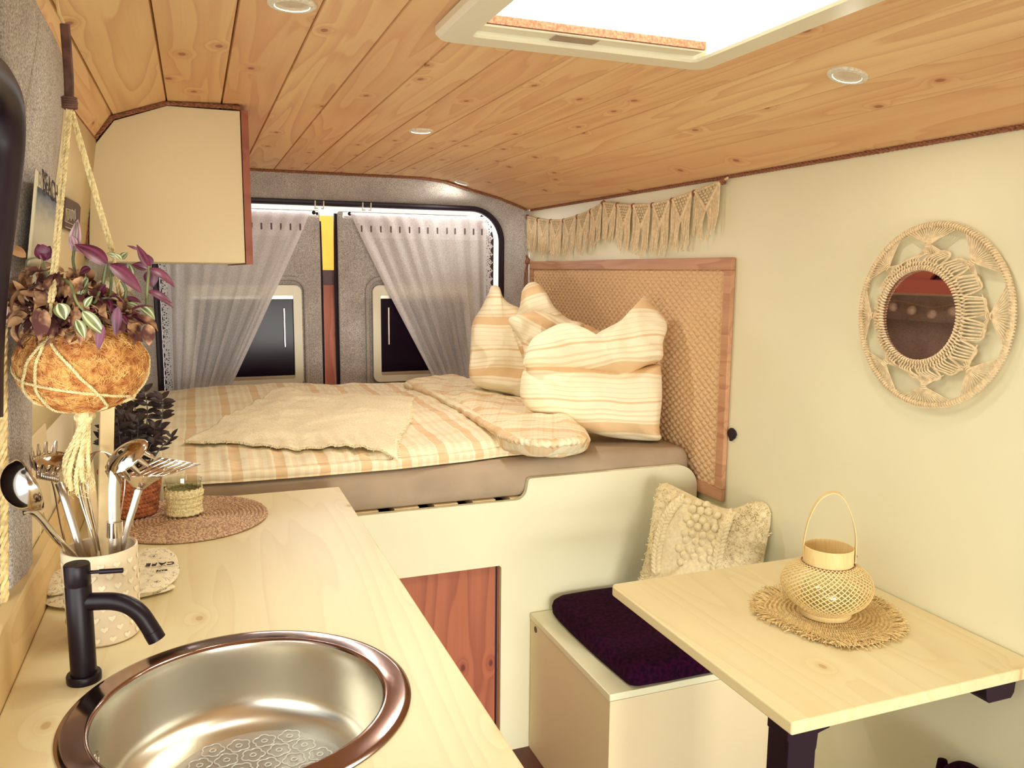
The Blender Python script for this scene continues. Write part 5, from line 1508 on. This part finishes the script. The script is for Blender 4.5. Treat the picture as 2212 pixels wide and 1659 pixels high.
# textured cushion leaning in the corner
def textured():
    e = V((.25, -.30, 0)).normalized(); n_ = V((-e.y, e.x, 0)); n_ = V((-.30, -.25, .10)).normalized(); p0 = V((1.25, 1.955, .65))
    px = [(1424, 1050), (1440, 1044), (1480, 1062), (1530, 1086), (1575, 1099), (1615, 1088), (1645, 1083), (1662, 1098), (1665, 1125), (1658, 1165), (1648, 1220), (1640, 1275)]
    out = [onplane(x, y, p0, n_) for x, y in px]
    for x, y in ((1640, 1330), (1560, 1370), (1480, 1395), (1400, 1400)): q = onplane(x, y, p0, n_); out.append(V((q.x, q.y, .486)))
    out += [onplane(x, y, p0, n_) for x, y in ((1365, 1320), (1383, 1250), (1398, 1190), (1409, 1120), (1416, 1075))]
    t = thing('textured_cushion', 'cream tufted cushion with braids and bobbles in the bench corner', 'cushion', (1.28, 1.9, .48))
    b = MB(); inflate(b, out, n_, .055, .03, rings=24, power=4, amp=.004, fr=10, n=180); b.v = [(x, y, max(z, .4805)) for x, y, z in b.v]; b.build('cover', M['cotton2'], t, sharp=80)
    # front surface lookup
    c = sum(out, V((0, 0, 0)))/len(out)
    O = spline(out, 6, True)
    e1 = V((0, 0, 1)).cross(n_); e1.normalize(); e2 = n_.cross(e1); e1 = -e1 if e1.x < 0 else e1
    pol = [((o-c).dot(e1), (o-c).dot(e2)) for o in O]
    def surf(px_, py_):
        q = onplane(px_, py_, p0, n_); u, v = (q-c).dot(e1), (q-c).dot(e2); an = math.atan2(v, u); r = sqrt(u*u+v*v)
        best = min(pol, key=lambda w: abs((math.atan2(w[1], w[0])-an+pi) % (2*pi)-pi)); R_ = sqrt(best[0]**2+best[1]**2)
        s_ = min(r/R_, 1); return q+n_*(.055*max(0, 1-s_**4)**.5), s_
    # bobbles
    b = MB(); random.seed(4)
    for k in range(44):
        row = k//4; col = k % 4; px_ = 1462+col*19+row*1.0+(row % 2)*9+random.uniform(-5, 5)-row*(-.0); py_ = 1086+row*16+col*3+random.uniform(-3, 3)
        px_ += (11-row)*3.2
        p, s_ = surf(px_, py_)
        if s_ < .97: b.ball(p, .0125, .010, .0125, nu=14, nv=9, amp=.12, fr=60)
    b.build('bobbles', M['cotton2'], t)
    for ln in ([(1490, 1072), (1466, 1095), (1447, 1130), (1436, 1165), (1430, 1200), (1430, 1245)], [(1592, 1100), (1580, 1130), (1570, 1165), (1562, 1200), (1556, 1230), (1552, 1262)]):
        path = resample(spline([surf(*q)[0] for q in ln], 6), .011); b = MB()
        for i, p in enumerate(path[1:-1]):
            d = (path[i+2]-path[i]).normalized(); sd = d.cross(n_)
            for sg in (-1, 1):
                b.tube(spline([p+sd*sg*.011-d*.009, p+sd*sg*.008+n_*.007, p-sd*sg*.003+d*.011+n_*.004], 4), [.002, .0035, .005, .0058, .006, .0058, .005, .004, .002], 8)
        b.build('braid', M['cotton2'], t)
    b = MB(); O2 = out
    random.seed(8)
    k = 0
    while k < 1500:
        side = random.random() < .45
        if side: px_, py_ = random.uniform(1372, 1490), random.uniform(1042, 1330); lim = interp(py_, [(1050, 1482), (1095, 1456), (1130, 1438), (1165, 1427), (1245, 1421)]); ok = px_ < lim
        else: px_, py_ = random.uniform(1555, 1668), random.uniform(1082, 1290); lim = interp(py_, [(1090, 1602), (1130, 1590), (1165, 1580), (1230, 1566)]); ok = px_ > lim
        k += 1
        if not ok: continue
        p, s_ = surf(px_, py_)
        q = onplane(px_, py_, p0, n_); u, v = (q-c).dot(e1), (q-c).dot(e2)
        an = math.atan2(v, u); best = min(pol, key=lambda w: abs((math.atan2(w[1], w[0])-an+pi) % (2*pi)-pi))
        if sqrt(u*u+v*v) > sqrt(best[0]**2+best[1]**2)*1.0: continue
        d = V((random.uniform(-1, 1), random.uniform(-1, 1), random.uniform(-1, 1)))*.007
        b.tube([p-d*.4, p+n_*.006+d*.3, p+d+n_*.002], .0016, 5)
    tag(b.build('tufts', M['cotton2'], t), kind='stuff')
M['cotton2'] = plain('cream knit', rgb(240, 224, 184), .95, 0, .1, var=.05, nscale=120, bump=.5, bscale=420, bd=.002)
textured()

def table():
    t = thing('folding_table', 'pale pine wall table with a black corbelled leg', 'table', (1.16, 1.3, 0))
    z1 = .690; z0 = .667
    lp = []
    for cx, cy, a0, r in ((1.447-.004, 1.612-.004, 0, .004), (.872+.018, 1.612-.018, 90, .018), (.872+.004, .985+.004, 180, .004), (1.447-.004, .985+.004, 270, .004)):
        for k in range(6): a = radians(a0+18*k); lp.append((cx+r*cos(a), cy+r*sin(a), z0))
    MB().prism(lp, (0, 0, z1-z0)).build('table_top', M['pine'], t, smooth=False, bevel=.003)
    X0, X1 = .946, 1.008; cz = z0-.002
    L = [(X0-.002, cz), (1.068, cz), (1.066, .648), (1.056, .640), (1.046, .632), (1.040, .618), (1.038, .598), (1.012, .592), (1.010, .565), (X1, .560), (X1, 0), (X0, 0), (X0, .588), (X0-.003, .592)]
    MB().prism([(x, 1.075, z) for x, z in L], (0, .055, 0)).build('leg', M['blackwood'], t, bevel=.0015)
    MB().box(X0+.01, X1, 1.13, 1.55, .645, cz).build('apron', M['blackwood'], t)
    b = MB(); yr = 1.005
    b.prism([(1.328, yr, cz), (1.334, yr, .650), (1.336, yr, .632), (1.345, yr, .622), (1.402, yr, .622), (1.409, yr, .632), (1.412, yr, cz)], (0, .53, 0)); b.build('wall_rail', M['blackwood'], t, bevel=.001)
table()

# jute round mat and bamboo lantern
LC = V((1.212, 1.292, .690))
def jutemat():
    c = V((1.226, 1.297, .690)); t = thing('jute_mat', 'round crocheted jute mat with frayed fringe on the pine table', 'mat', c)
    def wob(a): return 1+.05*sin(3*a+1)+.03*sin(5*a)+.02*nz(cos(a)*4, sin(a)*4)
    b = MB(); random.seed(6); r = .006; a = 0; pts = []
    R0 = .128; pitch = .0088
    while r < R0:
        r = .004+pitch*a/(2*pi); st = .0048/max(r, .006)
        rr = r*(1+(wob(a)-1)*(r/R0)**2)
        p = c+V((rr*cos(a), rr*sin(a), .0045+.0025*abs(nz(cos(a)*r*30, sin(a)*r*30, 3))))
        # a crochet stitch: two leaning loops
        tg = V((-sin(a), cos(a), 0)); rd = V((cos(a), sin(a), 0))
        b.tube([p-rd*.0042-tg*.001, p+V((0, 0, .0032))+tg*.001, p+rd*.0042+tg*.003], [.0017, .0023, .0016], 5)
        b.tube([p+rd*.003-tg*.002+V((0, 0, -.001)), p+tg*.0005+V((0, 0, .0012)), p-rd*.003+tg*.003+V((0, 0, -.001))], [.0013, .0019, .0013], 4)
        a += st
    b.lathe([(.001, .0012), (R0*.93, .0012), (R0*.93, .0045), (.001, .0045)], c, 60)
    b.build('crochet_disc', M['jute'], t)
    f = MB()
    for k in range(620):
        a = random.uniform(0, 2*pi); r0 = (R0-.004)*wob(a); L = random.uniform(.018, .036)
        rd = V((cos(a), sin(a), 0)); tg = V((-sin(a), cos(a), 0)); p = c+rd*r0+V((0, 0, random.uniform(.002, .008)))
        sw = random.uniform(-.6, .6); up = random.uniform(.0, .35)
        q = [p, p+(rd+tg*sw*.4)*L*.5+V((0, 0, L*.28*up+.003)), p+(rd+tg*sw)*L+V((0, 0, -.001+random.uniform(0, .010)))]
        for v_ in q: v_.z = max(v_.z, c.z+.0022)
        if max(v_.x for v_ in q) > 1.446: continue
        f.tube(spline(q, 3), .00115, 4)
    for k in range(60):   # looped selvedge on the near side
        a = -2.6+2.0*k/60; r0 = R0*wob(a)+.008; p = c+V((cos(a)*r0, sin(a)*r0, .0045)); rd = V((cos(a), sin(a), 0)); tg = V((-sin(a), cos(a), 0))
        f.tube([p+(rd*cos(x)+tg*sin(x))*.0045+V((0, 0, .001*sin(2*x))) for x in np.linspace(0, 2*pi, 10)[:-1]], .0017, 5, closed=True)
    tag(f.build('fringe', M['jute'], t), kind='stuff')
jutemat()
def lantern():
    c = LC+V((0, 0, .0105)); t = thing('bamboo_lantern', 'woven bamboo lantern with arched handle standing on the jute mat', 'lantern', c)
    P = [(.050, .010), (.062, .020), (.080, .036), (.0905, .056), (.0905, .074), (.082, .090), (.068, .103), (.0535, .112)]
    S = spline([(r, 0, z) for r, z in P], 6)
    b = MB(); NS = 44; tw = 1.75
    for sg in (-1, 1):
        for k in range(NS):
            a0 = 2*pi*k/NS; pts = []
            for i, s_ in enumerate(S):
                u = i/(len(S)-1); a = a0+sg*tw*(u-.5)+.01*nz(k, u*3, sg); r = s_.x+.0006*sg
                pts.append(V((c.x+r*cos(a), c.y+r*sin(a), c.z+s_.z)))
            # flat strip lying on the surface
            vs = []; w = .00095
            for i, p in enumerate(pts):
                d = (pts[min(i+1, len(pts)-1)]-pts[max(i-1, 0)]).normalized(); nn = V((p.x-c.x, p.y-c.y, (p.z-c.z-.06)*.8)).normalized(); sd = d.cross(nn).normalized()
                for x, y in ((-1, -.4), (1, -.4), (1, .4), (-1, .4)): vs.append(p+sd*w*x+nn*w*y)
            m_ = len(pts); fs = [(4*i+j, 4*i+(j+1) % 4, 4*i+4+(j+1) % 4, 4*i+4+j) for i in range(m_-1) for j in range(4)]
            b.add(vs, fs)
    b.build('woven_body', M['bamboo'], t)
    MB().lathe([(.0500, .112), (.0500, .146), (.0485, .147), (.0475, .146), (.0475, .108), (.050, .108)], c, 64).build('neck_band', M['bamboo'], t, bevel=0)
    b = MB()
    for rr, zz in ((.0525, .111), (.0535, .1085)): b.tube([c+V((rr*cos(a), rr*sin(a), zz)) for a in np.linspace(0, 2*pi, 60)[:-1]], .0014, 6, closed=True)
    b.build('binding', M['rope'], t)
    MB().lathe([(.001, .0), (.0515, 0), (.0525, .003), (.052, .010), (.049, .011), (.001, .011)], c, 64).build('base_ring', M['bamboo'], t)
    MB().lathe([(.001, .012), (.034, .012), (.042, .02), (.050, .035), (.050, .05), (.044, .066), (.042, .068), (.0485, .05), (.0485, .035), (.041, .022), (.033, .014), (.001, .014)], c, 48).build('glass_cup', M['glass'], t, sharp=70)
    d = V((.80, -.60, 0)).normalized(); nn = V((.60, .80, 0)); b = MB(); K = 40; hp = []
    hr = .0490
    ctl = [(-hr, .122), (-hr-.001, .150), (-.043, .200), (-.025, .244), (0, .262), (.022, .252), (.040, .215), (.050, .175), (.0515, .145), (hr+.003, .118)]
    hp = spline([c+d*x+V((0, 0, z)) for x, z in ctl], 5)
    vs = []
    for i, p in enumerate(hp):
        tg = (hp[min(i+1, len(hp)-1)]-hp[max(i-1, 0)]).normalized(); up = tg.cross(nn).normalized()
        for x, y in ((-1, -.16), (1, -.16), (1, .16), (-1, .16)): vs.append(p+nn*.0105*x+up*.0055*y)
    m_ = len(hp); b.add(vs, [(4*i+j, 4*i+(j+1) % 4, 4*i+4+(j+1) % 4, 4*i+4+j) for i in range(m_-1) for j in range(4)]+[(0, 1, 2, 3), (4*m_-4, 4*m_-3, 4*m_-2, 4*m_-1)])
    h = b.build('handle', M['bamboo'], t, sharp=40)
    b = MB(); b.ball(c+d*(-hr+.0035)+V((0, 0, .134)), .0026); b.ball(c+d*(hr+.0052)+V((0, 0, .130)), .0026); b.build('rivets', M['brass'], h)
lantern()

# ceiling spotlights
def spot(px, py, x_hint, label, first=[None]):
    # intersect the sight line with the panelled ceiling
    d = ray(px, py); k = 1
    while True:
        p = V((0, 0, H))+d*k
        if p.z >= ceilz(p.x)-.001 or k > 6: break
        k += .002
    sl = (ceilz(p.x+.03)-ceilz(p.x-.03))/.06
    if first[0] is None:
        t = thing('ceiling_spotlight', label, 'spotlight', (0, 0, 0), None)
        MB().lathe([(.024, -.001), (.0265, -.0045), (.034, -.0042), (.0368, -.002), (.0368, .0005)], (0, 0, 0), 48).build('trim_ring', M['pom'], t)
        MB().lathe([(.001, -.002), (.0245, -.002), (.0245, .0)], (0, 0, 0), 36).build('lens', M['frost'], t)
        first[0] = t
    else: t = dup(first[0], (0, 0, 0), label)
    l = bpy.data.lights.new('spot_fill', 'AREA'); l.shape = 'DISK'; l.size = .046; l.energy = 1.4 if p.y > 3 else (4.2 if p.y > 2 else 1.0); l.color = (1, .97, .86)  # fill lamp added at each unlit spotlight, mainly to brighten the bed
    lo = bpy.data.objects.new('spot_fill', l); C.objects.link(lo); lo.parent = t; lo.location = (0, 0, -.0035)
    t.location = (p.x, p.y, ceilz(p.x)-.0005); t.rotation_euler = (0, -math.atan(sl), 0)
M['frost'] = plain('frosted lens', rgb(214, 196, 170), .3, 0, .5, var=.04, nscale=40)
spot(631, 8, 0, 'round recessed spotlight cut by the top edge of the photo above the wall cabinet')
spot(909, 282, 0, 'small round spotlight in the middle of the plank ceiling between cabinet and roof hatch')
spot(1831, 162, 0, 'round recessed spotlight right of the roof hatch')
spot(996, 394, 0, 'farthest round spotlight near the rear felt header')

# black bag low by the wall
t = thing('black_bag', 'rounded black bag with an upright loop standing by the wall under the table', 'bag', (1.39, 1.06, 0))
b = MB()
def bagf(u, v):
    a = 2*pi*u; b_ = pi*v; s1, s2 = (abs(cos(a))**.7)*(1 if cos(a) > 0 else -1), (abs(sin(a))**.7)*(1 if sin(a) > 0 else -1)
    s3 = abs(sin(b_))**.55; return (1.392+s1*.050*s3, 1.06+s2*.085*s3, .224+cos(b_)*.222 if abs(cos(b_)) < .999 else .224+math.copysign(.222, cos(b_)))
b.grid(bagf, 32, 22, closeu=True); b.build('body', M['blackcloth'], t, sharp=80)
b = MB(); q0 = atx(2036, 1680, 1.40); q1 = atx(2036, 1640, 1.40)
b.tube([q0+V((0, 0, -.10)), q0, q0.lerp(q1, .5), q1+V((0, 0, -.001)), q1+V((0, 0, .0015))], [.012, .013, .0125, .009, .003], 14); b.build('loop', M['blackcloth'], t)

GROUPS = {'ceiling_spotlight': 'recessed spotlights in the plank ceiling', 'striped_pillow': 'striped pillows on the bed',
          'sheer_curtain': 'white curtains on the rear doors', 'curtain_rod': 'curtain rods on the rear doors',
          'wooden_spatula': 'wooden spatulas in the crock', 'spaghetti_server': 'spaghetti servers in the crock'}
for o in scene.collection.objects:
    if o.parent is None and o.name.split('.')[0] in GROUPS: o['group'] = GROUPS[o.name.split('.')[0]]
